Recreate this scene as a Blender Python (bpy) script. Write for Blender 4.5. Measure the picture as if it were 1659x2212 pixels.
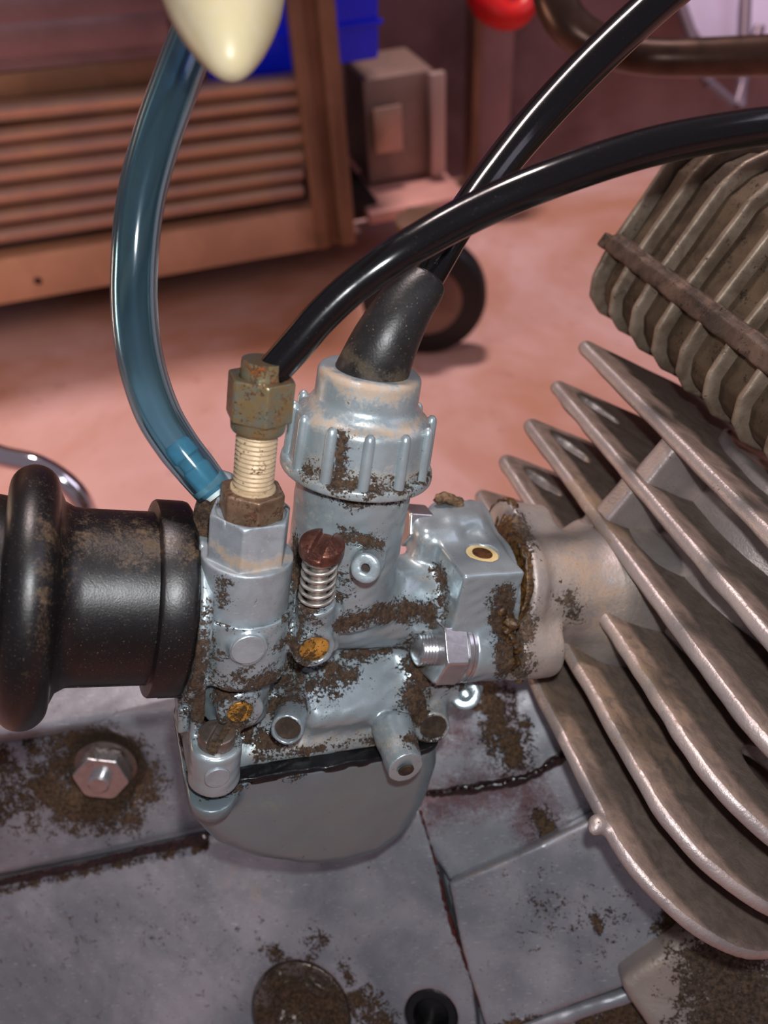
import bpy, bmesh, math, random
import numpy as np
from mathutils import Vector, Matrix
from mathutils.bvhtree import BVHTree

for o in list(bpy.data.objects):
    bpy.data.objects.remove(o, do_unlink=True)
SC = bpy.context.scene
COL = SC.collection
random.seed(4)
RNG = np.random.default_rng(4)

# ------------------------------------------------------------------ camera
# all modelling is in millimetres (world), written out in metres
FOC = 1662.0
CW, CH = 1659.0, 2212.0
def nv(v):
    v = np.array(v, float); return v / np.linalg.norm(v)
UPC = nv((-0.0782, 0.989, 1.0))            # world up seen from the camera (x right, y up, z to viewer)
FWC = np.array((0.0, 0.0, -1.0)); YC = nv(FWC - UPC * FWC.dot(UPC)); XC = np.cross(YC, UPC)
ROT = np.array([XC, YC, UPC])              # camera -> world
CAM = np.array((0.0, 0.0, 470.0))
def W(v): return ROT @ np.array(v, float)
def V(px, py, d):
    return CAM + W(((px - CW / 2) / FOC * d, (CH / 2 - py) / FOC * d, -d))
def ray(px, py): return W(((px - CW / 2) / FOC, (CH / 2 - py) / FOC, -1.0))
def proj(p):
    q = ROT.T @ (np.array(p, float) - CAM)
    return CW / 2 + FOC * q[0] / -q[2], CH / 2 - FOC * q[1] / -q[2], -q[2]
def depth(p): return proj(p)[2]
def onplane(px, py, p0, n, k=0.0):
    r = ray(px, py); n = np.array(n, float)
    t = (n.dot(p0) + k - n.dot(CAM)) / n.dot(r)
    return CAM + r * t
def reach(a, d, px=None, py=None):
    """the point a + t d that is seen at column px or row py"""
    q = ROT.T @ (np.array(a, float) - CAM); e = ROT.T @ np.array(d, float)
    if py is not None:
        y = (CH / 2 - py) / FOC; t = -(q[1] + y * q[2]) / (e[1] + y * e[2])
    else:
        x = (px - CW / 2) / FOC; t = -(q[0] + x * q[2]) / (e[0] + x * e[2])
    return a + np.array(d, float) * t
def mm(p, rpx): return rpx * depth(p) / FOC

cd = bpy.data.cameras.new('camera'); cam = bpy.data.objects.new('camera', cd); COL.objects.link(cam)
cd.sensor_fit = 'VERTICAL'; cd.sensor_height = 34.6; cd.lens = FOC / CH * 34.6
cd.clip_start = 0.005; cd.clip_end = 50
mw = Matrix([list(ROT[r]) + [CAM[r] * 0.001] for r in range(3)] + [[0, 0, 0, 1]])
cam.matrix_world = mw
cd.dof.use_dof = True; cd.dof.focus_distance = 0.152; cd.dof.aperture_fstop = 15.0; cd.dof.aperture_blades = 0
SC.camera = cam

# ------------------------------------------------------------------ world, lights, exposure
wd = bpy.data.worlds.new('room'); SC.world = wd; wd.use_nodes = True
wn = wd.node_tree; wn.nodes.clear()
bg = wn.nodes.new('ShaderNodeBackground'); wo = wn.nodes.new('ShaderNodeOutputWorld')
bg.inputs[0].default_value = (0.50, 0.42, 0.48, 1); bg.inputs[1].default_value = 0.36
wn.links.new(bg.outputs[0], wo.inputs[0])
SC.view_settings.view_transform = 'Standard'; SC.view_settings.look = 'None'
SC.view_settings.gamma = 1; SC.view_settings.exposure = 0.0; SC.view_settings.use_curve_mapping = False
def light(name, kind, loc, target, energy, color, size=0.1, sy=None, spread=None):
    l = bpy.data.lights.new(name, kind); o = bpy.data.objects.new(name, l); COL.objects.link(o)
    l.energy = energy; l.color = color
    if kind == 'AREA':
        l.size = size
        if sy: l.shape = 'RECTANGLE'; l.size_y = sy
    else: l.shadow_soft_size = size
    loc = Vector(loc) * 0.001; o.location = loc
    d = Vector(target) * 0.001 - loc
    o.rotation_euler = d.to_track_quat('-Z', 'Y').to_euler()
    return o
light('phone_flash', 'AREA', CAM + W((6, 16, 2)), V(800, 1250, 160), 0.29, (0.97, 0.99, 1.0), 0.006)
light('shop_ceiling_lamp', 'AREA', (60, 1140, 2600), (100, 780, 0), 50, (1.0, 0.83, 0.80), 0.35, 0.16)
light('work_lamp', 'AREA', (-560, 380, 330), (-160, 800, 190), 1.3, (1.0, 0.70, 0.50), 0.16)
light('side_fill', 'AREA', (1500, 300, 1300), (150, 300, 250), 4, (0.86, 0.82, 1.0), 0.8, 0.8)  # cool fill added from the right for the metal, no known window

# ------------------------------------------------------------------ signed-distance casting tools
class Field:
    """Distance field on a grid in the frame (o, axes); union with fillets makes cast metal shapes."""
    def __init__(s, o, axes, lo, hi, res):
        s.o = np.array(o, float); s.A = np.array([nv(a) for a in axes]); s.res = res
        s.lo = np.array(lo, float); n = (np.ceil((np.array(hi) - s.lo) / res)).astype(int) + 1
        s.n = n; s.F = np.full(n, 60.0, np.float32)
    def L(s, p): return s.A @ (np.array(p, float) - s.o)
    def D(s, d): return s.A @ np.array(d, float)
    def _sub(s, lo, hi, pad):
        a = np.clip(np.floor((lo - pad - s.lo) / s.res).astype(int), 0, s.n - 1)
        b = np.clip(np.ceil((hi + pad - s.lo) / s.res).astype(int) + 1, 1, s.n)
        if np.any(b <= a): return None
        sl = tuple(slice(a[i], b[i]) for i in range(3))
        ax = [((np.arange(a[i], b[i]) * s.res + s.lo[i]).astype(np.float32)) for i in range(3)]
        return sl, (ax[0][:, None, None], ax[1][None, :, None], ax[2][None, None, :])
    def _op(s, sl, d, op, k):
        F = s.F[sl]; k = max(k, 1e-3)
        if op == '+':
            h = np.maximum(k - np.abs(F - d), 0) / k; s.F[sl] = np.minimum(F, d) - h * h * k * .25
        elif op == '-':
            d = -d; h = np.maximum(k - np.abs(F - d), 0) / k; s.F[sl] = np.maximum(F, d) + h * h * k * .25
        else:
            h = np.maximum(k - np.abs(F - d), 0) / k; s.F[sl] = np.maximum(F, d) + h * h * k * .25
        return s
    def cone(s, a, b, ra, rb=None, rnd=0.3, k=1.0, op='+'):
        rb = ra if rb is None else rb
        a = s.L(a); b = s.L(b); h = np.linalg.norm(b - a); u = (b - a) / h; R = max(ra, rb)
        g = s._sub(np.minimum(a, b) - R, np.maximum(a, b) + R, k + 2 * s.res)
        if g is None: return s
        sl, (X, Y, Z) = g; X = X - a[0]; Y = Y - a[1]; Z = Z - a[2]
        q = X * u[0] + Y * u[1] + Z * u[2]
        rho = np.sqrt(np.maximum(X * X + Y * Y + Z * Z - q * q, 0))
        ct = h / math.hypot(h, ra - rb)
        e1 = (rho - (ra + (rb - ra) * q / h)) * ct + rnd; e2 = np.abs(q - h / 2) - h / 2 + rnd
        d = np.sqrt(np.maximum(e1, 0) ** 2 + np.maximum(e2, 0) ** 2) + np.minimum(np.maximum(e1, e2), 0) - rnd
        return s._op(sl, d, op, k)
    def ball(s, c, r, k=1.0, op='+', sc=(1, 1, 1)):
        c = s.L(c); r = float(r); m = r * np.array(sc)
        g = s._sub(c - m, c + m, k + 2 * s.res)
        if g is None: return s
        sl, (X, Y, Z) = g
        d = (np.sqrt(((X - c[0]) / sc[0]) ** 2 + ((Y - c[1]) / sc[1]) ** 2 + ((Z - c[2]) / sc[2]) ** 2) - r) * min(sc)
        return s._op(sl, d, op, k)
    def caps(s, pts, r, k=1.0, op='+'):
        for i in range(len(pts) - 1):
            ra = r[i] if hasattr(r, '__len__') else r; rb = r[i + 1] if hasattr(r, '__len__') else r
            a = s.L(pts[i]); b = s.L(pts[i + 1]); u = b - a; h2 = u.dot(u); R = max(ra, rb)
            g = s._sub(np.minimum(a, b) - R, np.maximum(a, b) + R, k + 2 * s.res)
            if g is None: continue
            sl, (X, Y, Z) = g; X = X - a[0]; Y = Y - a[1]; Z = Z - a[2]
            t = np.clip((X * u[0] + Y * u[1] + Z * u[2]) / h2, 0, 1)
            d = np.sqrt((X - t * u[0]) ** 2 + (Y - t * u[1]) ** 2 + (Z - t * u[2]) ** 2) - (ra + (rb - ra) * t)
            s._op(sl, d, op, k)
        return s
    def box(s, c, half, axes=None, rnd=0.5, k=1.0, op='+'):
        c = s.L(c); ax = np.eye(3) if axes is None else np.array([nv(s.D(a)) for a in axes])
        half = np.array(half, float); ext = np.abs(ax.T) @ half
        g = s._sub(c - ext, c + ext, k + 2 * s.res)
        if g is None: return s
        sl, (X, Y, Z) = g; X = X - c[0]; Y = Y - c[1]; Z = Z - c[2]
        rnd = min(rnd, half.min() * .98)
        q = [np.abs(X * ax[i][0] + Y * ax[i][1] + Z * ax[i][2]) - half[i] + rnd for i in range(3)]
        d = np.sqrt(sum(np.maximum(e, 0) ** 2 for e in q)) + np.minimum(np.maximum(np.maximum(q[0], q[1]), q[2]), 0) - rnd
        return s._op(sl, d, op, k)
    def prism(s, poly, ax, z0, z1, c=None, rnd=0.5, k=1.0, op='+', shift=0.0):
        """poly: world points; extruded along ax (third axis) from z0 to z1 measured from the first point"""
        e3 = nv(s.D(ax)); P = np.array([s.L(p) for p in poly]); o = P[0]
        e1 = P[1] - P[0]; e1 = nv(e1 - e3 * e1.dot(e3)); e2 = np.cross(e3, e1)
        Q = np.array([((p - o).dot(e1), (p - o).dot(e2)) for p in P])
        cor = [o + e1 * q[0] + e2 * q[1] + e3 * z for q in Q for z in (z0, z1)]
        g = s._sub(np.min(cor, 0) - shift, np.max(cor, 0) + shift, k + 2 * s.res)
        if g is None: return s
        sl, (X, Y, Z) = g; X = X - o[0]; Y = Y - o[1]; Z = Z - o[2]
        x = X * e1[0] + Y * e1[1] + Z * e1[2]; y = X * e2[0] + Y * e2[1] + Z * e2[2]; z = X * e3[0] + Y * e3[1] + Z * e3[2]
        d2 = np.full(x.shape, 1e9, np.float32); sg = np.ones(x.shape, np.float32); n = len(Q)
        for i in range(n):
            a = Q[i]; b = Q[(i + 1) % n]; ex, ey = b - a
            wx = x - a[0]; wy = y - a[1]; t = np.clip((wx * ex + wy * ey) / (ex * ex + ey * ey), 0, 1)
            d2 = np.minimum(d2, (wx - ex * t) ** 2 + (wy - ey * t) ** 2)
            c1 = y >= a[1]; c2 = y < b[1]; c3 = ex * wy > ey * wx
            sg = np.where((c1 & c2 & c3) | (~c1 & ~c2 & ~c3), -sg, sg)
        d1 = sg * np.sqrt(d2) + rnd - shift; dz = np.abs(z - (z0 + z1) / 2) - abs(z1 - z0) / 2 + rnd
        d = np.sqrt(np.maximum(d1, 0) ** 2 + np.maximum(dz, 0) ** 2) + np.minimum(np.maximum(d1, dz), 0) - rnd
        return s._op(sl, d, op, k)
    def half(s, p, n, k=0.3):
        """keep what lies behind the plane"""
        p = s.L(p); n = nv(s.D(n)); sl, (X, Y, Z) = s._sub(s.lo, s.lo + s.n * s.res, 0)
        d = (X - p[0]) * n[0] + (Y - p[1]) * n[1] + (Z - p[2]) * n[2]
        return s._op(sl, d, '&', k)
    def hexprism(s, a, b, flat, ref, k=0.5, op='+', chamfer=1.06, cs=0.5):
        """hexagon across-flats radius flat, its end corners turned down by a cone"""
        a = s.L(a); b = s.L(b); h = np.linalg.norm(b - a); u = (b - a) / h
        e1 = s.D(ref); e1 = nv(e1 - u * e1.dot(u)); e2 = np.cross(u, e1); R = flat * 1.16
        g = s._sub(np.minimum(a, b) - R, np.maximum(a, b) + R, k + 2 * s.res)
        if g is None: return s
        sl, (X, Y, Z) = g; X = X - a[0]; Y = Y - a[1]; Z = Z - a[2]
        q = X * u[0] + Y * u[1] + Z * u[2]; x = X * e1[0] + Y * e1[1] + Z * e1[2]; y = X * e2[0] + Y * e2[1] + Z * e2[2]
        d = np.abs(x)
        for t in (60, 120):
            d = np.maximum(d, np.abs(x * math.cos(math.radians(t)) + y * math.sin(math.radians(t))))
        rho = np.sqrt(x * x + y * y); dz = np.abs(q - h / 2) - h / 2
        d = np.maximum(np.maximum(d - flat, dz), (rho - flat * chamfer + (dz) / cs) * .5 if cs else -9)
        return s._op(sl, d, op, k)
    def rough(s, amp, scale, seed=0):
        """low-frequency unevenness of a sand casting"""
        rg = np.random.default_rng(seed); X, Y, Z = s._sub(s.lo, s.lo + s.n * s.res, 0)[1]
        d = 0
        for _ in range(7):
            w = rg.normal(size=3) / scale; ph = rg.uniform(0, 6.28)
            d = d + np.sin(X * w[0] + Y * w[1] + Z * w[2] + ph)
        s.F += (amp * d / 2.6).astype(np.float32); return s
    def mesh(s):
        F = s.F; F = np.pad(F, 1, constant_values=5.0); n = np.array(F.shape)
        ins = F < 0
        nc = n - 1
        cnt = np.zeros(nc, np.int8)
        cs = [(i, j, k) for i in (0, 1) for j in (0, 1) for k in (0, 1)]
        for (i, j, k) in cs:
            cnt += ins[i:i + nc[0], j:j + nc[1], k:k + nc[2]]
        act = (cnt > 0) & (cnt < 8)
        idx = np.argwhere(act)
        vid = np.full(nc, -1, np.int64); vid[act] = np.arange(len(idx))
        acc = np.zeros((len(idx), 3)); num = np.zeros(len(idx))
        for a in range(3):
            for (p, q) in ((0, 0), (0, 1), (1, 0), (1, 1)):
                o1 = [0, 0, 0]; o1[(a + 1) % 3] = p; o1[(a + 2) % 3] = q; o2 = list(o1); o2[a] = 1
                i1 = idx + o1; i2 = idx + o2
                f1 = F[i1[:, 0], i1[:, 1], i1[:, 2]]; f2 = F[i2[:, 0], i2[:, 1], i2[:, 2]]
                m = (f1 < 0) != (f2 < 0)
                t = f1[m] / (f1[m] - f2[m])
                c = i1[m].astype(float); c[:, a] += t
                acc[m] += c; num[m] += 1
        vert = acc / num[:, None]
        faces = []
        for a in range(3):
            b, c = (a + 1) % 3, (a + 2) % 3
            sl1 = [slice(None)] * 3; sl2 = [slice(None)] * 3
            sl1[a] = slice(0, n[a] - 1); sl2[a] = slice(1, n[a])
            A_, B_ = ins[tuple(sl1)], ins[tuple(sl2)]
            e = np.argwhere(A_ != B_)
            e = e[(e[:, b] > 0) & (e[:, c] > 0) & (e[:, b] < n[b] - 1) & (e[:, c] < n[c] - 1)]
            pos = A_[e[:, 0], e[:, 1], e[:, 2]]
            def cell(db, dc):
                w = e.copy(); w[:, b] -= db; w[:, c] -= dc
                return vid[w[:, 0], w[:, 1], w[:, 2]]
            quad = np.stack([cell(1, 1), cell(0, 1), cell(0, 0), cell(1, 0)], 1)
            quad[~pos] = quad[~pos][:, ::-1]
            faces.append(quad)
        faces = np.concatenate(faces)
        P = (vert - 1) * s.res + s.lo
        return P @ s.A + s.o, faces

# ------------------------------------------------------------------ plain mesh builders (mm, world)
class MB:
    def __init__(s): s.v = []; s.f = []; s.smooth = []
    def add(s, v, f, smooth=True):
        b = len(s.v); s.v += [tuple(p) for p in v]; s.f += [tuple(i + b for i in q) for q in f]; return s
    def lathe(s, o, ax, prof, seg=48, ref=None, cap=True):
        u = nv(ax); e1 = nv(np.cross(u, (0.3, 0.2, 1) if ref is None else ref)); e2 = np.cross(u, e1)
        v = []
        for (t, r) in prof:
            for i in range(seg):
                a = 2 * math.pi * i / seg
                v.append(o + u * t + (e1 * math.cos(a) + e2 * math.sin(a)) * r)
        f = [(j * seg + i, j * seg + (i + 1) % seg, (j + 1) * seg + (i + 1) % seg, (j + 1) * seg + i) for j in range(len(prof) - 1) for i in range(seg)]
        if cap:
            f.append(tuple(range(seg))[::-1]); f.append(tuple((len(prof) - 1) * seg + i for i in range(seg)))
        return s.add(v, f)
    def tube(s, pts, rad, seg=28, cap=True, n=None, sub=8):
        P, R = spline(pts, rad, sub); T = np.gradient(P, axis=0); T /= np.linalg.norm(T, axis=1)[:, None]
        e = np.cross(T[0], (0.1, 0.3, 1)); e = nv(e); v = []
        for p, t, r in zip(P, T, R):
            e = nv(e - t * e.dot(t)); g = np.cross(t, e)
            for i in range(seg):
                a = 2 * math.pi * i / seg; v.append(p + (e * math.cos(a) + g * math.sin(a)) * r)
        m = len(P)
        f = [(j * seg + i, j * seg + (i + 1) % seg, (j + 1) * seg + (i + 1) % seg, (j + 1) * seg + i) for j in range(m - 1) for i in range(seg)]
        if cap:
            f.append(tuple(range(seg))[::-1]); f.append(tuple((m - 1) * seg + i for i in range(seg)))
        return s.add(v, f)
    def hollow(s, pts, ro, ri, seg=40, sub=8):
        P, R = spline(pts, ro, sub); T = np.gradient(P, axis=0); T /= np.linalg.norm(T, axis=1)[:, None]
        Q = spline(pts, ri, sub)[1]
        e = nv(np.cross(T[0], (0.1, 0.3, 1))); m = len(P); v = []; w = []
        for p, t, r, q in zip(P, T, R, Q):
            e = nv(e - t * e.dot(t)); g = np.cross(t, e)
            for i in range(seg):
                a = 2 * math.pi * i / seg; d = e * math.cos(a) + g * math.sin(a)
                v.append(p + d * r); w.append(p + d * q)
        N = m * seg
        f = []
        for j in range(m - 1):
            for i in range(seg):
                k = (i + 1) % seg
                f.append((j * seg + i, j * seg + k, (j + 1) * seg + k, (j + 1) * seg + i))
                f.append((N + j * seg + i, N + (j + 1) * seg + i, N + (j + 1) * seg + k, N + j * seg + k))
        for i in range(seg):
            k = (i + 1) % seg
            f.append((i, N + i, N + k, k)); b = (m - 1) * seg
            f.append((b + i, b + k, N + b + k, N + b + i))
        return s.add(v + w, f)
    def box(s, c, axes, half, bev=0.0):
        c = np.array(c, float); ax = [nv(a) * h for a, h in zip(axes, half)]
        v = [c + ax[0] * i + ax[1] * j + ax[2] * k for i in (-1, 1) for j in (-1, 1) for k in (-1, 1)]
        f = [(0, 1, 3, 2), (4, 6, 7, 5), (0, 4, 5, 1), (2, 3, 7, 6), (0, 2, 6, 4), (1, 5, 7, 3)]
        return s.add(v, f)
    def extrude(s, pts, d):
        n = len(pts); d = np.array(d, float); v = [np.array(p) for p in pts] + [np.array(p) + d for p in pts]
        f = [(i, (i + 1) % n, n + (i + 1) % n, n + i) for i in range(n)] + [tuple(range(n))[::-1], tuple(range(n, 2 * n))]
        return s.add(v, f)
    def data(s): return np.array(s.v), s.f

def spline(pts, rad, sub=8):
    P = np.array([np.array(p, float) for p in pts]); n = len(P)
    R = np.array(rad if hasattr(rad, '__len__') else [rad] * n, float)
    if n == 2 or sub == 1:
        return P, R
    E = np.vstack([2 * P[0] - P[1], P, 2 * P[-1] - P[-2]]); ER = np.concatenate([[R[0]], R, [R[-1]]])
    o = []; ro = []
    for i in range(n - 1):
        for j in range(sub):
            t = j / sub; p0, p1, p2, p3 = E[i:i + 4]
            o.append(.5 * (2 * p1 + (p2 - p0) * t + (2 * p0 - 5 * p1 + 4 * p2 - p3) * t * t + (3 * p1 - p0 - 3 * p2 + p3) * t ** 3))
            ro.append(ER[i + 1] * (1 - t) + ER[i + 2] * t)
    o.append(P[-1]); ro.append(R[-1])
    return np.array(o), np.array(ro)

# ------------------------------------------------------------------ objects
ROOTLOC = {}
def thing(name, label, cat, loc, group=None):
    o = bpy.data.objects.new(name, None); COL.objects.link(o); o.empty_display_size = 0.01
    o.location = Vector(loc) * 0.001; ROOTLOC[o.name] = np.array(loc, float)
    o['label'] = label; o['category'] = cat
    if group: o['group'] = group
    return o
def rootof(o):
    while o.parent is not None: o = o.parent
    return o
def part(name, data, mat, parent=None, label=None, cat=None, group=None, kind=None, angle=38, bevel=0, smooth=True, dirt=None, subsurf=0):
    v, f = data; v = np.asarray(v, float)
    if parent is not None: loc = ROOTLOC[rootof(parent).name]
    else:
        loc = (v.min(0) + v.max(0)) / 2; loc[2] = v[:, 2].min()
    me = bpy.data.meshes.new(name)
    lv = ((v - loc) * 0.001)
    if isinstance(f, np.ndarray):
        me.vertices.add(len(lv)); me.vertices.foreach_set('co', lv.astype(np.float32).ravel())
        me.loops.add(f.size); me.loops.foreach_set('vertex_index', f.ravel().astype(np.int32))
        me.polygons.add(len(f)); me.polygons.foreach_set('loop_start', np.arange(0, f.size, 4, dtype=np.int32))
        me.update(calc_edges=True); me.polygons.foreach_set('use_smooth', np.ones(len(f), bool))
        me.validate()
    else:
        me.from_pydata([tuple(p) for p in lv], [], [tuple(q) for q in f])
        bm = bmesh.new(); bm.from_mesh(me)
        bmesh.ops.recalc_face_normals(bm, faces=bm.faces)
        ca = math.radians(angle)
        if bevel:
            es = [e for e in bm.edges if len(e.link_faces) == 2 and e.calc_face_angle(0) > ca]
            bmesh.ops.bevel(bm, geom=es, offset=bevel * 0.001, segments=2, affect='EDGES', profile=0.5)
        for fc in bm.faces: fc.smooth = smooth
        for e in bm.edges:
            if len(e.link_faces) == 2 and e.calc_face_angle(0) > ca: e.smooth = False
        bm.to_mesh(me); bm.free()
    if subsurf:
        pass
    o = bpy.data.objects.new(name, me); COL.objects.link(o)
    me.materials.append(mat)
    if parent is not None: o.parent = parent
    else:
        o.location = Vector(loc) * 0.001; ROOTLOC[o.name] = loc
    if label: o['label'] = label
    if cat: o['category'] = cat
    if group: o['group'] = group
    if kind: o['kind'] = kind
    if dirt: paint(o, v if not (bevel and not isinstance(f, np.ndarray)) else None, dirt)
    return o

def sstep(x): x = np.clip(x, 0, 1); return x * x * (3 - 2 * x)
def paint(o, v, spec, amount=.88):
    """spec: {'dirt': [([(px,py)..], radius_mm, strength), ...]}: grime laid on the surface round 3-D points found on it"""
    me = o.data; loc = ROOTLOC[rootof(o).name]
    if v is None:
        v = np.empty(len(me.vertices) * 3); me.vertices.foreach_get('co', v); v = v.reshape(-1, 3) * 1000 + loc
    bvh = BVHTree.FromPolygons([Vector(p) for p in v], [tuple(p.vertices) for p in me.polygons])
    for ch, items in spec.items():
        val = np.zeros(len(v))
        for pts, r, st in items:
            P = []
            if len(pts) == 1: pts = [pts[0], (pts[0][0] + 1, pts[0][1])]
            for i in range(len(pts) - 1):
                a, b = np.array(pts[i], float), np.array(pts[i + 1], float)
                m = max(1, int(np.linalg.norm(b - a) / max(5.0, r * 3)))
                P += [a + (b - a) * t / m for t in range(m + 1)]
            for q in P:
                d = ray(*q); h = bvh.ray_cast(Vector(CAM), Vector(d))
                if h[0] is None: continue
                h = np.array(h[0])
                near = np.abs(v - h).max(1) < r * 2.1
                dd = np.linalg.norm(v[near] - h, axis=1)
                val[near] = np.maximum(val[near], st * 1.15 * amount * np.clip(1 - dd / (2.1 * r), 0, 1))
        at = me.attributes.new(ch, 'FLOAT', 'POINT'); at.data.foreach_set('value', val.astype(np.float32))

# ------------------------------------------------------------------ materials
def srgb(r, g, b):
    f = lambda c: (c / 12.92 if c <= .04045 else ((c + .055) / 1.055) ** 2.4)
    return (f(r / 255), f(g / 255), f(b / 255), 1)
def mat(name, col, rough=0.5, metal=0.0, var=0.0, vscale=120, rvar=0.0, bump=0.0, bscale=900, speck=None, speck_amt=0.0, sscale=1500,
        dirt=None, dust=None, oil=None, coat=0.0, spec=0.5, trans=0.0, ior=1.45, base_dirt=0.0, col2=None, scratches=0.0, face=None, dn=0.0):
    m = bpy.data.materials.new(name); m.use_nodes = True; nt = m.node_tree; N = nt.nodes; Lk = nt.links
    b = N['Principled BSDF']
    b.inputs['Roughness'].default_value = rough; b.inputs['Metallic'].default_value = metal
    b.inputs['Specular IOR Level'].default_value = spec; b.inputs['IOR'].default_value = ior
    b.inputs['Coat Weight'].default_value = coat; b.inputs['Transmission Weight'].default_value = trans
    tc = N.new('ShaderNodeTexCoord').outputs['Object']
    def noise(sc, det=4, ro=0.6, dist=0.0, vec=None):
        n = N.new('ShaderNodeTexNoise'); n.inputs['Scale'].default_value = sc; n.inputs['Detail'].default_value = det
        n.inputs['Roughness'].default_value = ro; n.inputs['Distortion'].default_value = dist; Lk.new(vec or tc, n.inputs['Vector']); return n.outputs['Fac']
    def math_(op, a, bb, c=None, clamp=False):
        n = N.new('ShaderNodeMath'); n.operation = op; n.use_clamp = clamp
        for i, x in enumerate((a, bb, c)):
            if x is None: continue
            if isinstance(x, (int, float)): n.inputs[i].default_value = x
            else: Lk.new(x, n.inputs[i])
        return n.outputs[0]
    def mix(fac, a, bb):
        n = N.new('ShaderNodeMix'); n.data_type = 'RGBA'
        for i, x in ((0, fac), (6, a), (7, bb)):
            if isinstance(x, (int, float, tuple)): n.inputs[i].default_value = x
            else: Lk.new(x, n.inputs[i])
        return n.outputs[2]
    def mixf(fac, a, bb):
        n = N.new('ShaderNodeMix'); n.data_type = 'FLOAT'
        for i, x in ((0, fac), (2, a), (3, bb)):
            if isinstance(x, (int, float)): n.inputs[i].default_value = x
            else: Lk.new(x, n.inputs[i])
        return n.outputs[0]
    def ramp(x, lo, hi):
        n = N.new('ShaderNodeMapRange'); n.interpolation_type = 'SMOOTHSTEP'; n.inputs[1].default_value = lo; n.inputs[2].default_value = hi
        Lk.new(x, n.inputs[0]); return n.outputs[0]
    c = col; r = rough; me = metal; hgt = None
    if var:
        v = ramp(noise(vscale, 5, .62, .4), .34, .68)
        c = mix(v, tuple(x * (1 - var) for x in col[:3]) + (1,), col2 or tuple(min(1, x * (1 + var)) for x in col[:3]) + (1,))
    if rvar:
        r = mixf(noise(vscale * 2.3, 4), max(.02, rough - rvar), min(1, rough + rvar))
    if scratches:
        mp = N.new('ShaderNodeMapping'); mp.inputs['Rotation'].default_value = (0.2, 0.1, 0.5); mp.inputs['Scale'].default_value = (1, 14, 14); Lk.new(tc, mp.inputs[0])
        s_ = ramp(noise(180, 3, .5, .2, mp.outputs[0]), .62, .72)
        c = mix(math_('MULTIPLY', s_, scratches), c, (0.75, 0.75, 0.78, 1))
    def layer(mask, colr, rr, mm_=0.0):
        nonlocal c, r, me
        c = mix(mask, c, colr); r = mixf(mask, r, rr); me = mixf(mask, me, mm_)
    fine = noise(1500, 6, .75, .2) if (dirt or dust or oil or speck) else None
    mid = noise(260, 9, .72, .6) if (dirt or dust or oil) else None
    def attr_mask(nm, w=0.05, base=0.0):
        a = N.new('ShaderNodeAttribute'); a.attribute_name = nm
        x = math_('ADD', a.outputs['Fac'], base)
        q = math_('ADD', math_('MULTIPLY', mid, .55), math_('MULTIPLY', fine, .45))
        q = math_('SUBTRACT', q, .5)
        x = math_('ADD', x, math_('MULTIPLY', q, 3.6))
        return ramp(x, .5 - w, .5 + w)
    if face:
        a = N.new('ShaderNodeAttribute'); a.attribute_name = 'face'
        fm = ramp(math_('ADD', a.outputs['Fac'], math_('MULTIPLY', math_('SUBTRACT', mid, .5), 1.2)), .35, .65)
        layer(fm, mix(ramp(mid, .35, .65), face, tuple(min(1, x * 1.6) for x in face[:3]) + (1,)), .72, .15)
    if speck:
        layer(math_('MULTIPLY', ramp(noise(sscale, 5, .7), .62, .68), speck_amt), speck, .85)
    if dust:
        mk = attr_mask('dust', .40, base_dirt * .5 - .10)
        layer(math_('MULTIPLY', mk, .70), mix(fine, tuple(x * .6 for x in dust[:3]) + (1,), tuple(min(1, x * 1.35) for x in dust[:3]) + (1,)), .95)
    if oil:
        mk = attr_mask('oil', .42, -.05)
        layer(math_('MULTIPLY', mk, .72), oil, .14, 0.0)
    if dirt:
        mk = attr_mask('dirt', .07, base_dirt)
        dc = mix(ramp(noise(1000, 6, .8), .36, .70), tuple(x * .32 for x in dirt[:3]) + (1,), tuple(min(1, x * 2.0) for x in dirt[:3]) + (1,))
        layer(mk, dc, .9 if dn == 0 else dn)
        hgt = math_('MULTIPLY', mk, math_('ADD', math_('MULTIPLY', fine, 1.2), .6))
    for sock, val in (('Base Color', c), ('Roughness', r), ('Metallic', me)):
        if isinstance(val, (int, float, tuple)): b.inputs[sock].default_value = val
        else: Lk.new(val, b.inputs[sock])
    if bump or hgt is not None:
        h = math_('MULTIPLY', noise(bscale, 4, .6), bump) if bump else None
        h = h if hgt is None else (hgt if h is None else math_('ADD', h, math_('MULTIPLY', hgt, 1.0)))
        bn = N.new('ShaderNodeBump'); bn.inputs['Strength'].default_value = 1.0; bn.inputs['Distance'].default_value = 0.0004
        Lk.new(h, bn.inputs['Height']); Lk.new(bn.outputs[0], b.inputs['Normal'])
    return m
BROWN = srgb(76, 57, 42); TAN = srgb(168, 134, 98); OILY = srgb(84, 20, 22)
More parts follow.
